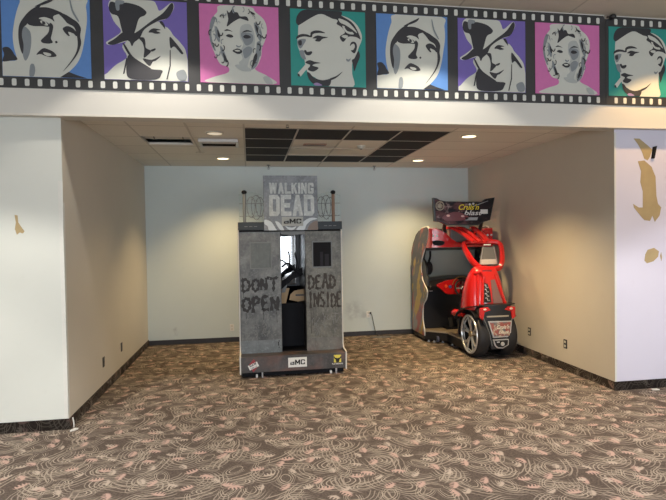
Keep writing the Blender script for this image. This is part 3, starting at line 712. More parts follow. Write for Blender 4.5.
# doors
def door(x0, x1, mat, wx0, wx1, wm, wl):
    d = obj('front_door', prism(nb(), [(x0, .272), (x1, .272), (x1, 1.832), (x0, 1.832)], 'y', D, D+.03), mat, wd, bevel=.004)
    bm = nb(); w, e = .016, D-.004
    box(bm, wx0-w, wx1+w, e, D, 1.684, 1.684+w); box(bm, wx0-w, wx1+w, e, D, 1.370-w, 1.370); box(bm, wx0-w, wx0, e, D, 1.370, 1.684); box(bm, wx1, wx1+w, e, D, 1.370, 1.684)
    obj('window_frame', bm, M['grey'], d, bevel=.002)
    obj('window_panel', box(nb(), wx0, wx1, D-.002, D+.001, 1.370, 1.684), wm, d, label=wl)
    return d
dl = door(-.130, .392, aDoorL, .016, .266, art_metal('grey window art', (.075, .085, .075), (.115, .125, .115), 4.), 'plain grey window panel')
dr = door(.716, 1.183, aDoorR, .815, 1.050, M['blackmatt'], 'dark window panel')
bm = nb(); box(bm, .905, .945, D-.004, D-.001, 1.372, 1.56); box(bm, .965, 1.02, D-.004, D-.001, 1.372, 1.53); obj('window_figures', bm, flat('dim figures in window', (.022, .020, .026), .6, spec=.2), dr)
for d_, a, b_, m_ in ((dl, -.128, .390, art_metal('left kick plate', (.13, .145, .150), (.22, .24, .245), 6.)), (dr, .718, 1.181, art_metal('right kick plate', (.12, .118, .105), (.20, .19, .165), 9., .35))):
    obj('kick_plate', box(nb(), a, b_, D-.002, D+.001, .274, .44), m_, d_)
def glyph(ch, x, z, w, h):
    G_ = {'D': [[(.1, 0), (.12, .5), (.1, 1)], [(.0, .98), (.55, .92), (.95, .55), (.75, .15), (.05, .0)]],
          'O': [[(.5, 1), (.1, .75), (.08, .25), (.5, 0), (.92, .3), (.88, .8), (.45, 1)]],
          'N': [[(.08, 0), (.12, 1)], [(.12, 1), (.5, .5), (.85, .02)], [(.9, .0), (.92, 1.05)]],
          "'": [[(.5, 1.05), (.4, .78)]],
          'T': [[(.0, .95), (1., 1.02)], [(.52, 1), (.5, .4), (.45, -.15)]],
          'P': [[(.12, -.2), (.15, 1)], [(.1, .98), (.75, .95), (.85, .65), (.2, .45)]],
          'E': [[(.15, 0), (.12, 1)], [(.1, 1), (.9, 1.02)], [(.12, .52), (.75, .56)], [(.12, .02), (.95, .04)]],
          'A': [[(.02, -.05), (.48, 1.05)], [(.48, 1.05), (.98, -.1)], [(.2, .38), (.8, .4)]],
          'I': [[(.5, 1.05), (.5, -.08)]],
          'S': [[(.92, .92), (.5, 1.05), (.12, .8), (.45, .52), (.9, .28), (.6, -.05), (.08, .08)]]}
    return [[(x+a*w, z+b*h) for a, b in s_] for s_ in G_[ch]]
def write(word, x, z, w, h, gap=.2):
    cw = w/(len(word)+gap*(len(word)-1)); out = []
    for i, ch in enumerate(word): out += glyph(ch, x+i*cw*(1+gap), z+random.uniform(-.012, .012), cw, h*random.uniform(.94, 1.06))
    return out
gr = flat('black brush paint', (.020, .018, .017), .6)
# DON'T with a narrow apostrophe
S_ = glyph('D', -.105, 1.070, .10, .165)+glyph('O', .025, 1.075, .085, .150)+glyph('N', .130, 1.085, .080, .150)+glyph("'", .215, 1.10, .03, .15)+glyph('T', .250, 1.085, .095, .150)
bm = nb(); strokes(bm, S_, D-.0005, .044); strokes(bm, write('OPEN', -.100, .825, .455, .175), D-.0005, .050)
for x, z0, z1 in ((-.06, .80, .72), (.16, .80, .70), (.33, .80, .66), (-.09, 1.06, .99)): strokes(bm, [[(x, z0), (x+.003, z1)]], D-.0005, .008)
obj('brushed_lettering', bm, gr, dl, label='rough black brushed words DON\'T OPEN')
bm = nb(); strokes(bm, write('DEAD', .745, 1.090, .355, .175), D-.0005, .038); strokes(bm, write('INSIDE', .738, .840, .445, .185, .14), D-.0005, .034)
for x, z0, z1 in ((.78, 1.08, .93), (.80, .84, .60), (.775, .84, .5), (1.10, .84, .76)): strokes(bm, [[(x, z0), (x+.003, z1)]], D-.0005, .007)
obj('brushed_lettering', bm, flat('brown black brush paint', (.035, .025, .016), .6), dr, label='rough brown-black brushed words DEAD INSIDE')
random.seed(3)
for dd, xx0, xx1 in ((dl, -.06, .33), (dr, .80, 1.14)):
    bm = nb()
    for k in range(26):
        x = random.uniform(xx0, xx1); z = random.uniform(.46, .70)
        strokes(bm, [[(x, z), (x+random.uniform(-.03, .03), z+random.uniform(.01, .06)), (x+random.uniform(-.03, .03), z+random.uniform(.03, .09))]], D-.0005, .008)
    o = obj('hand_smears', bm, flat('pale smears', (.20, .20, .19), .6), dd); o['kind'] = 'stuff'
for x, z in ((.352, 1.745), (.352, 1.24), (.355, .82), (.355, .42), (.352, .34)): obj('door_screw', cyl(nb(), (x, D, z), (x, D-.005, z), .007, seg=10), M['ink'], dl)
obj('handle_slot', box(nb(), .340, .352, D-.003, D, .36, .41), M['ink'], dl)
# rails round the opening and behind the doors
bm = nb(); box(bm, X0+.02, X1-.02, D-.005, D+.05, 1.832, 1.850); obj('door_rail', bm, M['blackmatt'], wd)
bm = nb(); prism(bm, [(.392, 1.832), (.716, 1.832), (.700, 1.795), (.55, 1.782), (.41, 1.795)], 'y', D+.006, D+.04); obj('opening_arch', bm, M['grey'], wd)
for xx in (.385, .712): obj('opening_wall', box(nb(), xx, xx+.012, D+.03, 7.85, .272, 1.95), M['black'], wd)
obj('opening_floor', box(nb(), .397, .712, D+.03, 7.85, .272, .284), M['blackmatt'], wd)
obj('front_cover', box(nb(), .397, .712, 6.93, 6.95, .284, .87), M['blackmatt'], wd)
obj('back_panel', box(nb(), X0+.02, X1-.02, 8.13, 8.15, .075, 1.95), M['blackmatt'], wd)
obj('roof', box(nb(), X0+.02, X1-.02, D+.05, 8.14, 1.93, 1.950), M['blackmatt'], wd)
mon = obj('monitor', prism(nb(), [(7.46, 1.05), (7.50, 1.05), (7.506, 1.87), (7.466, 1.87)], 'x', .397, .712), M['black'], wd)
scr = NT('dark screen glass'); scr.done((.01, .012, .016), .05, 0, 1.0); scr.b.inputs['Coat Weight'].default_value = 1.; scr.b.inputs['IOR'].default_value = 2.2
obj('screen', prism(nb(), [(7.454, 1.07), (7.461, 1.07), (7.466, 1.85), (7.459, 1.85)], 'x', .43, .66), scr.m, mon)
# gun rests and guns
bm = nb(); prism(bm, [(.395, .868), (.470, .870), (.520, 1.07), (.400, 1.075)], 'y', 6.90, 6.915); obj('gun_rest', bm, M['tan'], wd)
bm = nb(); prism(bm, [(.515, .915), (.64, .885), (.712, .900), (.712, 1.055), (.585, 1.035), (.530, .985)], 'y', 6.90, 6.915); prism(bm, [(.60, .965), (.712, .962), (.712, .985), (.60, .985)], 'y', 6.893, 6.90, 1); obj('gun_rest', bm, [M['tan'], M['black']], wd)
gun = obj('gun_controller', loft(nb(), [[(x-.0, y-.02, z-w), (x, y+.02, z-w), (x, y+.02, z+w), (x, y-.02, z+w)] for x, y, z, w in ((.400, 6.86, 1.11, .055), (.47, 6.86, 1.16, .045), (.56, 6.86, 1.24, .045), (.70, 6.86, 1.30, .05))]), M['blackmatt'], wd)
bm = nb(); tube(bm, [(.42, 6.85, 1.36), (.49, 6.84, 1.41), (.56, 6.84, 1.36), (.63, 6.84, 1.28), (.70, 6.85, 1.26)], .014, 8, smooth=4); tube(bm, [(.60, 6.85, 1.22), (.62, 6.84, 1.42), (.60, 6.85, 1.55)], .013, 8, smooth=4); obj('gun_limb', bm, M['blackmatt'], gun, smooth=True)
bm = nb(); prism(bm, [(.44, 1.12), (.49, 1.14), (.46, 1.02), (.41, 1.02)], 'y', 6.845, 6.875); obj('gun_grip', bm, M['grey'], gun)
# header
for a, b_ in ((X0+.01, .187), (.882, X1-.005)):
    hd = obj('header_box', box(nb(), a, b_, D-.02, D+.3, 1.852, 1.955), flat('slate header', (.032, .040, .046), .5, spec=.3), wd, bevel=.004)
    for k in range(3): obj('header_slot', box(nb(), a+.08+k*.06, a+.12+k*.06, D-.023, D-.02, 1.895, 1.903), M['grey'], hd)
sg = obj('sign_board', box(nb(), .187, .882, D-.02, D+.03, 1.845, 2.547), aSign, wd, bevel=.003)
yy = D-.02
bm = nb(); block(bm, 'WALKING', .258, 2.315, .574, .140, yy, .004, .34, .13); block(bm, 'DEAD', .258, 2.030, .578, .272, yy, .004, .34, .11); obj('sign_lettering', bm, lett, sg, label='pale WALKING DEAD lettering')
obj('sign_plate', box(nb(), .415, .690, yy-.004, yy, 1.900, 2.018), flat('pale sign plate', (.36, .37, .34), .5), sg)
bm = nb(); block(bm, 'aMC', .440, 1.932, .225, .060, yy-.004, .003, .24); obj('plate_lettering', bm, M['ink'], sg)
bm = nb()
for arc in ([(.20, 1.985), (.28, 1.955), (.335, 1.87), (.345, 1.848), (.25, 1.848), (.235, 1.90), (.195, 1.93)], [(.33, 1.96), (.37, 1.88), (.40, 1.848), (.44, 1.848), (.42, 1.90), (.375, 1.95)], [(.46, 1.898), (.50, 1.855), (.56, 1.850), (.60, 1.895), (.55, 1.880), (.50, 1.885)], [(.60, 1.848), (.65, 1.91), (.72, 1.975), (.80, 2.005), (.875, 1.99), (.79, 1.965), (.73, 1.91), (.70, 1.848)]):
    P = smoothpts([(a, 0, b) for a, b in arc], True, 3); prism(bm, [(q.x, max(q.z, 1.847)) for q in P], 'y', yy-.0025, yy)
obj('sign_arcs', bm, flat('pale sign arcs', (.55, .60, .62), .4), sg)
bm = nb(); P = smoothpts([(.74, 0, 1.848), (.77, 0, 1.91), (.82, 0, 1.95), (.876, 0, 1.96), (.876, 0, 1.848)], False, 3); prism(bm, [(q.x, max(q.z, 1.847)) for q in P], 'y', yy-.0025, yy); obj('sign_figure', bm, flat('brown figure', (.20, .15, .12), .5), sg)
# barbed wire wings
def wing(xa, xb, px, pm, sgn):
    w = obj('wire_panel', prism(nb(), [(xa, 1.955), (xb, 1.955), (xb, 2.30), (xb-sgn*0, 2.30), ((xa+xb)/2, 2.345), (xa, 2.31)], 'y', D+.004, D+.010), M['acrylic'], wd, label='clear acrylic wing with wire print')
    bm = nb(); c = (px+(xb if sgn > 0 else xa))/2+.01*sgn
    for k, (ox, rr) in enumerate(((-.045, .085), (.02, .10), (.065, .08))):
        pts = [(c+ox+rr*.62*math.cos(a), D-.004*(k+1), 2.17+rr*1.25*math.sin(a)*(1 if math.sin(a) > 0 else 1.5)) for a in (2*PI*j/20 for j in range(20))]
        tube(bm, pts, .0042, 6, closed=True)
        for j in range(0, 20, 4):
            p = Vector(pts[j]); tube(bm, [p-Vector((.012, 0, .010)), p+Vector((.012, 0, .010))], .0028, 5); tube(bm, [p-Vector((-.012, 0, .010)), p+Vector((-.012, 0, .010))], .0028, 5)
    for z in (2.19, 2.03): tube(bm, [(xa+.005, D, z), (xb-.005, D, z+.004)], .004, 6)
    obj('barbed_wire', bm, M['grey'], w)
    p = obj('fence_post', cyl(nb(), (px, D-.004, 1.955), (px, D-.004, 2.31), .021, seg=14), pm, wd, smooth=True)
    bm = nb(); ball(bm, (px, D-.004, 2.335), .034, (1, 1, .8)); obj('post_cap', bm, M['blackmatt'], p, smooth=True, label='black ball cap')
wing(-.125, .185, -.055, M['grey'], 1)
wing(.885, 1.185, 1.088, flat('brown post', (.24, .15, .10), .6), -1)

# ------------------------------------------------------------------ red racing game cabinet
cb = thing('racing_game_cabinet', (3.36, 7.9, 0), 'red car-shaped racing arcade cabinet with rear wheels in the right corner', 'arcade cabinet')
def art_side(name):
    s = NT(name); p = s.pos(); x, y, z = s.sep(p)[:3]
    q = s.comb(s.math('ADD', s.math('MULTIPLY', y, 2.2), z), s.math('MULTIPLY', z, .9))
    n1 = s.noise(q, 1.7, 3); n2 = s.noise(s.vm('ADD', q, (5, 2, 1)), 2.3, 3)
    c = s.mix(s.ramp(z, .45, .75), (.30, .29, .28), (.20, .17, .13))
    c = s.mix(s.ramp(z, 1.15, 1.45), c, (.09, .075, .09))
    c = s.mix(s.ramp(n1, .50, .56), c, (.45, .12, .10))
    c = s.mix(s.ramp(n2, .58, .62), c, (.62, .40, .07)); c = s.mix(s.ramp(s.noise(q, 3.5, 2), .62, .66), c, (.16, .12, .20))
    return s.done(c, .35, spec=.4)
sidem = art_side('racing side art')

cp = [(8.72, .10), (8.72, 1.46), (8.62, 1.62), (8.466, 1.765), (8.20, 1.872), (7.95, 1.895), (7.86, 1.87), (7.87, 1.78), (7.92, 1.68), (8.064, 1.519), (8.20, 1.36), (8.245, 1.213), (8.181, 1.017), (8.00, .90), (7.95, .84), (8.00, .73), (8.15, .61), (8.18, .50), (8.18, .348), (8.11, .193), (8.11, .10)]
CX0, CX1 = 2.826, 3.872
for sx in (CX0, CX1-.022):
    sp = obj('side_panel', prism(nb(), cp, 'x', sx, sx+.022), sidem, cb)
    tube_b = tube(nb(), smoothpts([(sx+.011, y-.004, z) for y, z in cp[3:]], False, 3), .0095, 6); obj('edge_trim', tube_b, M['white'], sp, label='white edge moulding')
    obj('rear_edge', tube(nb(), [(sx+.011, y+.006, z) for y, z in ((8.72, .10), (8.72, 1.46), (8.62, 1.62), (8.466, 1.765), (8.30, 1.835))], .015, 6), M['black'], sp, label='black rear edge')
# black monitor cabinet body
bm = nb(); prism(bm, [(8.70, .10), (8.70, 1.45), (8.60, 1.60), (8.44, 1.74), (8.2, 1.85), (7.95, 1.86), (7.95, 1.57), (8.28, 1.50), (8.36, 1.0), (8.22, .96), (8.22, .19), (8.22, .10)], 'x', CX0+.022, CX1-.022); body = obj('cabinet_body', bm, M['black'], cb)
scr2 = NT('monitor glass'); scr2.done((.30, .34, .32), .22, 0, .9)  # reflection of the bright room is put into the glass colour as grey
mo = obj('monitor', prism(nb(), [(8.315, 1.0), (8.325, 1.0), (8.275, 1.53), (8.265, 1.53)], 'x', CX0+.09, CX1-.07), scr2.m, cb, label='switched-off screen with the room reflection put into its grey')
for sx in (CX0+.022, CX1-.055):
    bm = nb(); prism(bm, [(8.28, 1.56), (8.10, 1.56), (8.14, 1.45), (8.20, 1.38), (8.10, 1.33), (8.04, 1.24), (8.02, 1.10), (7.96, 1.06), (7.96, .94), (8.34, .94)], 'x', sx, sx+.033); obj('inner_cheek', bm, M['black'], cb, bevel=.006)
for sx in (CX0+.12, CX1-.12):
    bm = nb(); tube(bm, [(sx, 8.10, 1.50), (sx-.01*(1 if sx < 3.3 else -1), 8.08, 1.40), (sx-.04*(1 if sx < 3.3 else -1), 8.06, 1.33)], .018, 8, smooth=4); ball(bm, (sx-.03*(1 if sx < 3.3 else -1), 8.08, 1.22), .075, (.8, .8, 1.5), 16); obj('speaker_pod', bm, M['blackmatt'], cb, smooth=True)
# dash hump
secs = []
for i in range(13):
    t_ = i/12; x = CX0+.05+t_*(CX1-CX0-.10); h = .055*math.sin(PI*t_)**.6
    secs.append([(x, 8.32, .92), (x, 8.32, 1.00+h), (x, 8.15, 1.03+h), (x, 7.98, 1.01+h*.8), (x, 7.90, .93), (x, 7.95, .86)])
obj('dash_hood', loft(nb(), secs), M['black'], cb, smooth=True)
# red dash wings and steering wheel
def mirror(pts, c=3.36): return [(2*c-a, b) for a, b in pts][::-1]
dw = [(2.955, .955), (3.10, 1.02), (3.20, 1.035), (3.34, 1.03), (3.345, .82), (3.25, .80), (3.13, .805), (3.04, .88)]
for pts in (dw, mirror(dw)):
    P = [(q.x, q.z) for q in smoothpts([(a, 0, b) for a, b in pts], True, 3)]
    o = obj('dash_panel', prism(nb(), P, 'y', 7.84, 7.90), M['darkred'] if pts is not dw else M['red'], cb, bevel=.012, seg=3)
for k, (x, z, m_) in enumerate(((3.18, .925, flat('blue button', (.05, .12, .35), .3)), (3.11, .935, flat('orange red button', (.9, .10, .03), .3)))):
    obj('button', cyl(nb(), (x, 7.84, z), (x, 7.825, z), .026, .022, 20), m_, cb, smooth=True)
obj('card_reader', box(nb(), 2.965, 3.015, 8.19, 8.22, .82, .87), flat('pale pink plate', (.60, .50, .50), .5), cb, bevel=.003)
sw = obj('steering_wheel', torus(nb(), (3.36, 7.74, .905), .135, .016, (0, -1, .32)), M['black'], cb, smooth=True)
bm = nb(); ball(bm, (3.36, 7.75, .905), .040, (1, .5, 1)); obj('wheel_hub', bm, M['chrome'], sw, smooth=True, label='silver hub')
bm = nb()
for a in (0, PI, -PI/2): tube(bm, [(3.36+.03*math.cos(a), 7.755, .905+.03*math.sin(a)), (3.36+.13*math.cos(a), 7.745-.02*math.sin(a)*-1, .905+.128*math.sin(a))], .010, 6)
obj('wheel_spokes', bm, M['silver'], sw)
obj('steering_column', cyl(nb(), (3.36, 7.76, .905), (3.36, 7.92, .93), .035), M['black'], cb, smooth=True)
bm = nb(); torus(bm, (3.36, 7.77, .925), .165, .006, (0, -1, .3), .3, 2.9); obj('gauge_ring', bm, flat('gold ring', (.45, .30, .10), .35, .6), cb, smooth=True)
# base, platform and rail out to the seat
bm = nb(); prism(bm, [(CX0+.01, 8.70), (CX0+.01, 8.12), (3.13, 7.86), (3.14, 7.2), (3.66, 7.2), (3.66, 7.86), (CX1-.01, 8.12), (CX1-.01, 8.70)], 'z', .035, .165); obj('base', bm, M['black'], cb, bevel=.008)
bm = nb(); prism(bm, [(CX0+.02, 8.3), (CX0+.02, 8.115), (3.125, 7.845), (3.135, 7.3), (3.665, 7.3), (3.665, 7.845), (CX1-.02, 8.115), (CX1-.02, 8.3)], 'z', .165, .195); obj('platform', bm, M['platform'], cb, bevel=.006, label='beige foot platform')
bm = nb(); box(bm, 3.20, 3.60, 8.05, 8.25, .195, .23); obj('pedal_plate', bm, M['blackmatt'], cb)
for px_ in (3.28, 3.42):
    pd = obj('pedal', prism(nb(), [(8.12, .22), (8.14, .22), (8.20, .36), (8.18, .37)], 'x', px_, px_+.07), M['black'], cb, bevel=.003)
for (x, y) in ((2.90, 8.06), (2.97, 8.0), (3.09, 7.93), (3.16, 7.70), (3.80, 8.06)):
    bm = nb(); cyl(bm, (x, y+.03, .0), (x, y+.03, .10), .010, seg=12); cyl(bm, (x, y+.03, 0), (x, y+.03, .014), .022, seg=16); obj('levelling_foot', bm, M['silver'], cb)
bm = nb(); cyl(bm, (2.99, 7.97, .062), (3.02, 7.97, .062), .05, seg=22); obj('caster', bm, flat('blue grey caster', (.10, .11, .17), .4), cb, smooth=True)
# shroud over the screen: two car wings and the middle
fl = [(2.83, 1.555), (2.83, 1.87), (2.94, 1.865), (3.07, 1.80), (3.18, 1.70), (3.27, 1.64), (3.36, 1.62), (3.36, 1.555)]
for pts in (fl, mirror(fl)):
    P = [(x, z) for x, z in pts]
    # bulging front: loft outline from the back to the front with shrink
    if pts is fl: cx = 3.10
    else: cx = 3.62
    secs = []
    for y, s_ in ((8.05, 1.0), (7.84, 1.0), (7.78, .985), (7.745, .93)): secs.append([(cx+(x-cx)*s_, y, 1.68+(z-1.68)*s_) for x, z in P])
    sh = obj('shroud_wing', loft(nb(), secs), M['red'], cb, smooth=True)
    s_ = 1 if pts is fl else -1
    V = [(2.83, 1.645), (2.87, 1.675), (3.0, 1.665), (3.035, 1.63), (2.98, 1.595), (2.87, 1.60)]
    if s_ < 0: V = mirror(V)
    Q = smoothpts([(a, 0, b) for a, b in V], True, 3)
    obj('vent', prism(nb(), [(q.x+.02*s_, q.z) for q in Q], 'y', 7.735, 7.76), M['blackmatt'], sh)
    for hx in (2.87, 2.935):
        x = hx if s_ > 0 else 2*3.36-hx
        bm = nb(); ball(bm, (x, 7.745, 1.748), .018, (1, .5, 1)); obj('headlight', bm, M['white'], sh, smooth=True)
bm = nb(); box(bm, 3.18, 3.54, 7.80, 8.05, 1.64, 1.86); obj('shroud_centre', bm, M['grey'], cb, bevel=.02)
for x in (3.05, 3.66): obj('marquee_post', cyl(nb(), (x, 7.78, 1.80), (x, 7.70, 1.95), .03), M['black'], cb)
# marquee
mo_ = [(2.84, 2.345), (2.90, 2.335), (2.955, 2.305), (3.05, 2.285), (3.65, 2.275), (3.73, 2.325), (3.865, 2.345), (3.785, 1.985), (3.68, 1.96), (3.58, 1.905), (3.06, 1.910), (2.96, 1.965), (2.86, 1.975)]
mq = obj('marquee', prism(nb(), mo_, 'y', 7.65, 7.72), M['black'], cb, bevel=.004)
s = NT('marquee art'); p = s.pos(); x, y, z = s.sep(p)[:3]
n1 = s.noise(s.vm('MULTIPLY', p, (1, 1, 2.5)), 5, 4, .65)
c = s.mix(s.ramp(n1, .40, .62), (.012, .012, .018), (.12, .05, .055)); c = s.mix(s.ramp(s.noise(p, 9, 4), .56, .68), c, (.30, .22, .22))
c = s.mix(s.math('MULTIPLY', s.ramp(x, 3.35, 3.5), .85), c, (.010, .012, .014))
ma = s.done(c, .5, spec=.2)
cxm, czm = 3.35, 2.12
obj('marquee_picture', prism(nb(), [(cxm+(a-cxm)*.955, czm+(b-czm)*.90) for a, b in mo_], 'y', 7.645, 7.652), ma, mq)
bm = nb(); torus(bm, (2.945, 7.642, 2.215), .065, .010, (0, -1, 0), n=24, m=6); ball(bm, (2.945, 7.642, 2.215), .042, (1, .2, 1), 12)
for k in range(5): a = k*2*PI/5; tube(bm, [(2.935, 7.64, 2.22), (2.935+.055*math.cos(a), 7.64, 2.22+.055*math.sin(a))], .006, 5)
obj('marquee_emblem', bm, flat('bronze emblem', (.30, .26, .20), .4, .3), mq)
bm = nb(); P = smoothpts([(2.98, 0, 2.03), (3.08, 0, 2.09), (3.22, 0, 2.12), (3.36, 0, 2.08), (3.42, 0, 2.03), (3.36, 0, 1.99), (3.10, 0, 1.975)], True, 4); prism(bm, [(q.x, q.z) for q in P], 'y', 7.641, 7.645); obj('marquee_car', bm, flat('maroon car picture', (.16, .035, .045), .3), mq)
for px_, pz_ in ((3.08, 2.06), (3.32, 2.05)): obj('marquee_car_light', ball(nb(), (px_, 7.64, pz_), .022, (1.4, .2, .8), 10), flat('pink light picture', (.8, .5, .48), .4), mq)
bm = nb(); textbm(bm, "Cruis'n", 3.255, 2.150, .34, .090, 7.644, .003, 0, .015, .35); obj('yellow_lettering', bm, flat('yellow lettering', (.80, .66, .03), .4), mq)
bm = nb(); textbm(bm, "blast", 3.345, 2.065, .30, .075, 7.644, .003, 0, .012, .3); box(bm, 3.62, 3.74, 7.641, 7.645, 2.085, 2.155); obj('white_lettering', bm, flat('white lettering', (.72, .74, .74), .4), mq)
bm = nb(); prism(bm, [(3.36, 1.985), (3.56, 1.985), (3.575, 2.03), (3.375, 2.03)], 'y', 7.641, 7.645); prism(bm, [(3.50, 2.20), (3.745, 2.285), (3.75, 2.293), (3.50, 2.212)], 'y', 7.641, 7.645); obj('marquee_streak', bm, flat('grey streak', (.38, .40, .42), .4), mq)
for k, x in enumerate((3.44, 3.50)): obj('marquee_bulb', cyl(nb(), (x, 7.64, 2.235+.01*k), (x, 7.645, 2.235+.01*k), .018), M['silver'], mq)
# red arms down to the halo frame above the seat
def ribbon(pts, ws, th): 
    bm = nb(); P = smoothpts(pts, False, 6); secs = []; n = len(P)
    for i, p in enumerate(P):
        t = (P[min(i+1, n-1)]-P[max(i-1, 0)]).normalized(); sd = t.cross(Vector((0, 0, 1))).normalized(); up = sd.cross(t).normalized()
        f = i/(n-1); w = ws[0]+(ws[1]-ws[0])*f
        secs.append([tuple(p+sd*w*a+up*th*b) for a, b in ((-1, -.6), (-1, .5), (-.55, 1), (.55, 1), (1, .5), (1, -.6))])
    return loft(bm, secs)
for a0, a1, m1, b0, w in ((3.12, 3.17, 3.22, 3.27, .055), (3.27, 3.31, 3.33, 3.37, .05), (3.58, 3.50, 3.50, 3.49, .055)):
    obj('canopy_arm', ribbon([(a0, 7.86, 1.86), (a1, 7.66, 1.865), (m1, 7.38, 1.77), (b0, 7.12, 1.645)], (w, w*.8), .022), M['red'], cb, smooth=True)
# halo frame
H = [(3.225, 7.38, 1.620), (3.20, 7.10, 1.40), (3.30, 7.03, 1.275), (3.36, 7.01, 1.255), (3.56, 7.01, 1.252), (3.635, 7.02, 1.30), (3.665, 7.04, 1.44), (3.645, 7.10, 1.625), (3.45, 7.20, 1.640)]
bm = nb(); tube(bm, H, .040, 8, closed=True, smooth=5, flatz=1.3); halo = obj('halo_frame', bm, M['red'], cb, smooth=True)
bm = nb(); prism(bm, [(3.385, 1.575), (3.555, 1.575), (3.600, 1.39), (3.345, 1.39)], 'y', 7.085, 7.10); obj('speaker_panel', bm, flat('speaker grey', (.16, .165, .15), .6), halo)
bm = nb(); prism(bm, [(3.345, 1.39), (3.600, 1.39), (3.605, 1.315), (3.34, 1.315)], 'y', 7.08, 7.10); obj('cream_strip', bm, M['offwhite'], halo)
bm = nb(); box(bm, 3.39, 3.50, 7.06, 7.07, 1.595, 1.612); obj('top_label', bm, M['white'], halo)
bm = nb(); tube(bm, [(3.385, 7.08, 1.578), (3.34, 7.08, 1.32)], .006, 6); tube(bm, [(3.557, 7.08, 1.578), (3.61, 7.08, 1.32)], .006, 6); obj('panel_edge', bm, M['silver'], halo)
# seat shell
def rrect(cx, cy, hx, hy, z, n=6, p=3.2, tilt=0):
    out = []
    for k in range(4*n):
        a = 2*PI*k/(4*n); c, s_ = math.cos(a), math.sin(a)
        out.append((cx+hx*math.copysign(abs(c)**(2/p), c), cy+hy*math.copysign(abs(s_)**(2/p), s_), z))
    return out
secs = [rrect(*a) for a in ((3.375, 7.06, .315, .25, .68), (3.362, 7.05, .300, .225, .80), (3.352, 7.03, .277, .185, .95), (3.348, 7.02, .250, .155, 1.08), (3.35, 7.01, .210, .125, 1.19), (3.355, 7.00, .165, .085, 1.27), (3.36, 7.0, .13, .05, 1.295))]
shell = obj('seat_shell', loft(nb(), secs), M['red'], cb, smooth=True)
# ribs running down the rear of the shell
for a, b_ in (((3.215, 6.895, 1.19), (3.165, 6.80, .74)), ((3.29, 6.88, 1.16), (3.235, 6.80, .74)), ((3.475, 6.895, 1.18), (3.595, 6.80, .74))):
    m = [(a[i]+b_[i])/2 for i in range(3)]; bm = nb(); tube(bm, [a, (m[0], 6.845, m[2]), b_], .020, 8, smooth=5); obj('shell_rib', bm, M['red'], shell, smooth=True)
bm = nb(); tube(bm, [(3.17, 7.0, 1.14), (3.19, 6.90, 1.20), (3.25, 6.87, 1.22), (3.29, 6.87, 1.14), (3.27, 6.86, 1.06)], .022, 8, smooth=5); obj('belt_guide', bm, M['red'], shell, smooth=True)
bm = nb(); P = [(3.30, 1.07), (3.345, 1.05), (3.375, .95), (3.375, .79), (3.255, .785), (3.275, .90)]; loft(bm, [[(x, 6.875-(1.07-z)*.22-.010, z) for x, z in P], [(x, 6.875-(1.07-z)*.22+.05, z) for x, z in P]]); vt = obj('rear_vent', bm, M['ink'], shell)
for k in range(4):
    z = .83+k*.060; yv = 6.862-(1.07-z)*.22; bm = nb(); tube(bm, [(3.283+k*.004, yv-.003, z+.02), (3.305, yv-.008, z+.025), (3.318, yv-.008, z-.012), (3.345, yv-.004, z-.012)], .0075, 6, smooth=3); obj('coil', bm, M['silver'], vt, smooth=True)
P = [(3.395, 1.10), (3.46, 1.11), (3.545, .775), (3.405, .775)]; bm = nb(); loft(bm, [[(x, 6.875-(1.10-z)*.22-.008, z) for x, z in P], [(x, 6.875-(1.10-z)*.22+.05, z) for x, z in P]]); obj('smoked_panel', bm, flat('smoky rose panel', (.20, .11, .11), .25, coat=.3), shell)
bm = nb(); P = [(3.29, 1.245), (3.43, 1.245), (3.42, 1.185), (3.30, 1.185)]; loft(bm, [[(x, 6.898, z) for x, z in P], [(x, 6.95, z) for x, z in P]]); obj('shell_slot', bm, M['darkred'], shell)
# seat cushion and bolsters facing the screen
obj('seat_cushion', loft(nb(), [rrect(3.39, 7.42, .22, .24, .30), rrect(3.39, 7.42, .235, .25, .42), rrect(3.39, 7.42, .20, .22, .47)]), M['black'], cb, smooth=True)
for sx in (-1, 1):
    bm = nb(); tube(bm, [(3.39+sx*.27, 7.16, .56), (3.39+sx*.31, 7.27, .585), (3.39+sx*.32, 7.42, .57), (3.39+sx*.27, 7.58, .54)], [.03, .05, .055, .045, .02], 10, smooth=5); obj('seat_bolster', bm, M['red'], cb, smooth=True)
bm = nb(); loft(bm, [rrect(3.39, 7.24, .20, .04, .45), rrect(3.375, 7.22, .21, .05, .9), rrect(3.36, 7.16, .17, .05, 1.2)]); obj('backrest', bm, M['black'], cb, smooth=True)
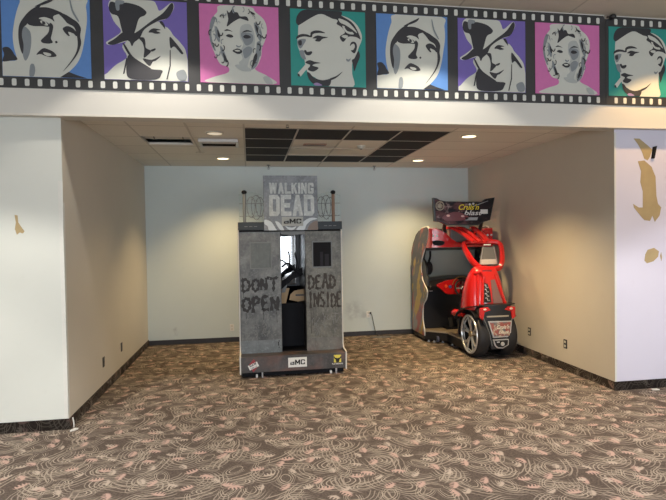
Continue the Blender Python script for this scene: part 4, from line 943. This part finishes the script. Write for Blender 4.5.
# rear body
RC = 3.395
secs = [[(RC+a*w, y, z) for a, z in ((-.40, .15), (-.52, .30), (-.92, .55), (-.97, .70), (-.8, .765), (.8, .765), (.97, .70), (.96, .55), (.74, .30), (.62, .15))] for y, w in ((7.55, .20), (7.4, .235), (6.76, .262), (6.70, .25), (6.672, .235))]
rear = obj('rear_body', loft(nb(), secs), M['black'], cb, smooth=True)
bm = nb(); pts = [(3.06, 7.30, .50), (3.05, 7.20, .60), (3.06, 7.08, .665), (3.10, 6.92, .715), (3.16, 6.78, .745), (3.26, 6.70, .765), (3.5, 6.685, .77), (3.66, 6.74, .77)]
obj('rear_spoiler', ribbon(pts, (.035, .045), .010), M['black'], rear, smooth=True)
for s_ in (1, -1):
    q = lambda x: x if s_ > 0 else 2*RC-x
    P = [(3.135, .735), (3.25, .745), (3.29, .70), (3.20, .675), (3.175, .56), (3.13, .60)]
    secs = [[(q(x), y, z) for x, z in P] for y in (6.70, 6.650)]
    lt = obj('tail_light', loft(nb(), secs), M['red'], rear, bevel=.008)
    bm = nb(); ball(bm, (q(3.20), 6.648, .715), .020, (1.2, .4, .8)); obj('light_lens', bm, flat('pale pink lens', (.85, .62, .55), .2), lt, smooth=True)
    # side vents panel red strip down outer edge
    P = [(3.14, .60), (3.175, .56), (3.165, .50), (3.135, .52)]
bm = nb(); box(bm, 3.235, 3.555, 6.652, 6.672, .602, .620); obj('chrome_strip', bm, flat('pale gold strip', (.50, .45, .36), .3, .5), rear)
for s_ in (1, -1):
    q = lambda x: x if s_ > 0 else 2*RC+.02-x
    bm = nb(); tube(bm, [(q(3.185), 6.668, .60), (q(3.225), 6.664, .50), (q(3.275), 6.662, .36), (q(3.31), 6.664, .20)], .007, 6); obj('body_crease', bm, M['grey'], rear, smooth=True)
pl_ = obj('licence_plate', loft(nb(), [[(x, y, z) for x, z in ((3.245, .548), (3.602, .542), (3.578, .318), (3.318, .312))] for y in (6.672, 6.648)]), M['silver'], rear, bevel=.004)
s = NT('plate art'); n1 = s.noise(s.pos(), 11, 3); c = s.mix(s.ramp(n1, .42, .55), (.16, .15, .15), (.36, .10, .08)); c = s.mix(s.ramp(s.noise(s.pos(), 17, 3), .50, .58), c, (.50, .42, .32)); pa = s.done(c, .35)
obj('plate_picture', loft(nb(), [[(x, y, z) for x, z in ((3.265, .532), (3.582, .527), (3.562, .335), (3.332, .330))] for y in (6.65, 6.645)]), pa, pl_)
bm = nb(); textbm(bm, "Cruis'n", 3.37, .435, .19, .055, 6.645, .002, 0, .02, .3); textbm(bm, "blast", 3.40, .370, .15, .042, 6.645, .002, 0, .01, .3); obj('plate_lettering', bm, flat('cream lettering', (.80, .74, .60), .4), pl_)
P = [(3.315, .288), (3.555, .290), (3.548, .205), (3.46, .158), (3.38, .168), (3.345, .20)]
bd = obj('badge_holder', loft(nb(), [[(x, y, z) for x, z in P] for y in (6.68, 6.648)]), M['silver'], rear, bevel=.004)
cx, cz = 3.44, .232
obj('badge_recess', prism(nb(), [(cx+(x-cx)*.84, cz+(z-cz)*.78) for x, z in P], 'y', 6.643, 6.649), M['ink'], bd)
bm = nb(); cyl(bm, (3.455, 6.645, .225), (3.455, 6.632, .225), .030, .026, 22); obj('badge', bm, M['silver'], bd, smooth=True)
bm = nb(); box(bm, 3.37, 3.41, 6.640, 6.644, .245, .262); obj('badge_mark', bm, M['silver'], bd)
# wheels
def wheel(x_out, s_):
    yc, zc = 6.965, .322
    tp = [(0, .275), (.010, .300), (.030, .316), (.05, .321), (.15, .321), (.175, .305), (.185, .275)]
    bm = nb(); rows = []; n = 56
    for i in range(n):
        a = 2*PI*i/n; rows.append([bm.verts.new((x_out+s_*d, yc+r*math.cos(a), zc+r*math.sin(a))) for d, r in tp])
    for i in range(n):
        A, B_ = rows[i], rows[(i+1) % n]
        for j in range(len(tp)-1): bm.faces.new((A[j], A[j+1], B_[j+1], B_[j]))
    w = obj('wheel', bm, M['rubber'], cb, smooth=True)
    bm = nb(); torus(bm, (x_out+s_*.004, yc, zc), .266, .017, (1, 0, 0), n=56, m=8); torus(bm, (x_out+s_*.03, yc, zc), .245, .010, (1, 0, 0), n=48, m=6)
    rm = obj('rim', bm, M['silver'], w, smooth=True)
    bm = nb(); cyl(bm, (x_out+s_*.10, yc, zc), (x_out+s_*.09, yc, zc), .262, seg=48); obj('rim_back', bm, M['ink'], rm)
    bm = nb()
    for k in range(5):
        a = 2*PI*k/5+.3
        for da in (-.13, .13):
            def P3(r, aa, d): return Vector((x_out+s_*d, yc+r*math.cos(aa), zc+r*math.sin(aa)))
            tube(bm, [P3(.045, a+da*1.2, .035), P3(.15, a+da*1.1, .022), P3(.255, a+da*1.9, .014)], .0155, 8, smooth=4)
    obj('spokes', bm, M['silver'], rm, smooth=True)
    bm = nb(); cyl(bm, (x_out+s_*.06, yc, zc), (x_out+s_*.014, yc, zc), .060, .045, 26); obj('hub_cap', bm, flat('bronze hub', (.40, .33, .22), .35, .6), rm, smooth=True)
    bm = nb(); cyl(bm, (x_out+s_*.095, yc, zc), (x_out+s_*.085, yc, zc), .17, seg=32); obj('brake_disc', bm, M['grey'], rm)
wheel(3.105, 1)
wheel(3.700, -1)
for xo, s_ in ((3.115, 1), (3.69, -1)):
    bm = nb(); secs = []
    for i in range(15):
        a = math.radians(-12+i*11); y, z = 6.965+.345*math.cos(a)*1.0, .322+.348*math.sin(a)
        y2, z2 = 6.965+.362*math.cos(a), .322+.368*math.sin(a)
        secs.append([(xo-s_*.02, y, z), (xo-s_*.02, y2, z2), (xo+s_*.16, y2, z2), (xo+s_*.16, y, z)])
    secs = [s2 for s2 in secs if s2[0][1] > 6.72]
    obj('wheel_arch', loft(bm, secs), M['black'], rear, smooth=True)

# ------------------------------------------------------------------ light
def area(name, loc, rot, sx, sy, e, col):
    l = bpy.data.lights.new(name, 'AREA'); l.shape = 'RECTANGLE'; l.size = sx; l.size_y = sy; l.energy = e; l.color = col
    o = bpy.data.objects.new(name, l); o.location = loc; o.rotation_euler = rot; link(o); return o
def spot(name, loc, e, col, ang=110, blend=.5, r=.07, tgt=None):
    l = bpy.data.lights.new(name, 'SPOT'); l.energy = e; l.color = col; l.spot_size = math.radians(ang); l.spot_blend = blend; l.shadow_soft_size = r
    o = bpy.data.objects.new(name, l); o.location = loc
    if tgt: o.rotation_euler = (Vector(tgt)-Vector(loc)).to_track_quat('-Z', 'Y').to_euler()
    link(o); return o
for k, (a, b_) in enumerate(bays):
    area('daylight_window', ((a+b_)/2, wy-.22, (WT+.35)/2), (math.radians(90), 0, 0), b_-a, WT-.35, 115, (.90, .95, 1.0))
WARM = (1., .71, .36)
for x, y, e in ((-.374, 6.118, 60), (-.372, 7.975, 190), (2.715, 6.035, 310), (2.714, 7.985, 190)):
    spot('downlight_beam', (x, y, HC-.02), e, WARM, 112, .75)
# recessed lights of the main room
NEUT, COOL = (1., .93, .84), (.93, .93, 1.)
for x, y, e, col, an in ((4.45, 4.22, 120, (1., .60, .24), 104), (1.75, 4.2, 95, (1., .90, .76), 104), (-.75, 4.2, 85, (1., .90, .78), 104), (-4.2, 3.0, 300, NEUT, 96), (-2.4, 3.0, 330, NEUT, 96), (.6, 2.6, 240, NEUT, 96), (3.6, 2.6, 240, NEUT, 96), (5.4, 3.0, 230, COOL, 96), (-3.2, -.6, 240, NEUT, 112), (.2, -.6, 240, NEUT, 112), (3.4, -.6, 240, NEUT, 112), (6.6, -.6, 200, COOL, 112)):
    t = thing('downlight', (x, y, HM), 'recessed downlight in the main ceiling, in front of the film strip wall', 'ceiling light', 'recessed lights in the main ceiling')
    bm = nb(); torus(bm, (x, y, HM-.004), .094, .012, (0, 0, 1), n=28); obj('trim_ring', bm, M['offwhite'], t, smooth=True)
    obj('lens', cyl(nb(), (x, y, HM-.010), (x, y, HM-.002), .088, seg=28), M['lampglow'], t)
    spot('room_beam', (x, y, HM-.03), e, col, an, .22)

w = bpy.data.worlds.new('sky'); bpy.context.scene.world = w; w.use_nodes = True
bgn = w.node_tree.nodes['Background']; bgn.inputs[0].default_value = (.62, .78, 1., 1); bgn.inputs[1].default_value = 1.6

# ------------------------------------------------------------------ camera
cam = bpy.data.cameras.new('camera'); co = bpy.data.objects.new('camera', cam); link(co)
yaw, pit, rol = math.radians(9.2426), math.radians(1.259), math.radians(-.9031)
fw = Vector((math.sin(yaw)*math.cos(pit), math.cos(yaw)*math.cos(pit), -math.sin(pit)))
rt = Vector((math.cos(yaw), -math.sin(yaw), 0)); up = rt.cross(fw)
r2 = math.cos(rol)*rt+math.sin(rol)*up; u2 = -math.sin(rol)*rt+math.cos(rol)*up
mw = Matrix((r2, u2, -fw)).transposed().to_4x4(); mw.translation = (0, 0, 1.7278); co.matrix_world = mw
cam.sensor_width = 36; cam.lens = 512.55/666*36; cam.clip_start = .05
sc = bpy.context.scene; sc.camera = co
sc.view_settings.view_transform = 'Standard'; sc.view_settings.look = 'None'; sc.view_settings.gamma = 1; sc.view_settings.use_curve_mapping = False
sc.view_settings.exposure = 0.38
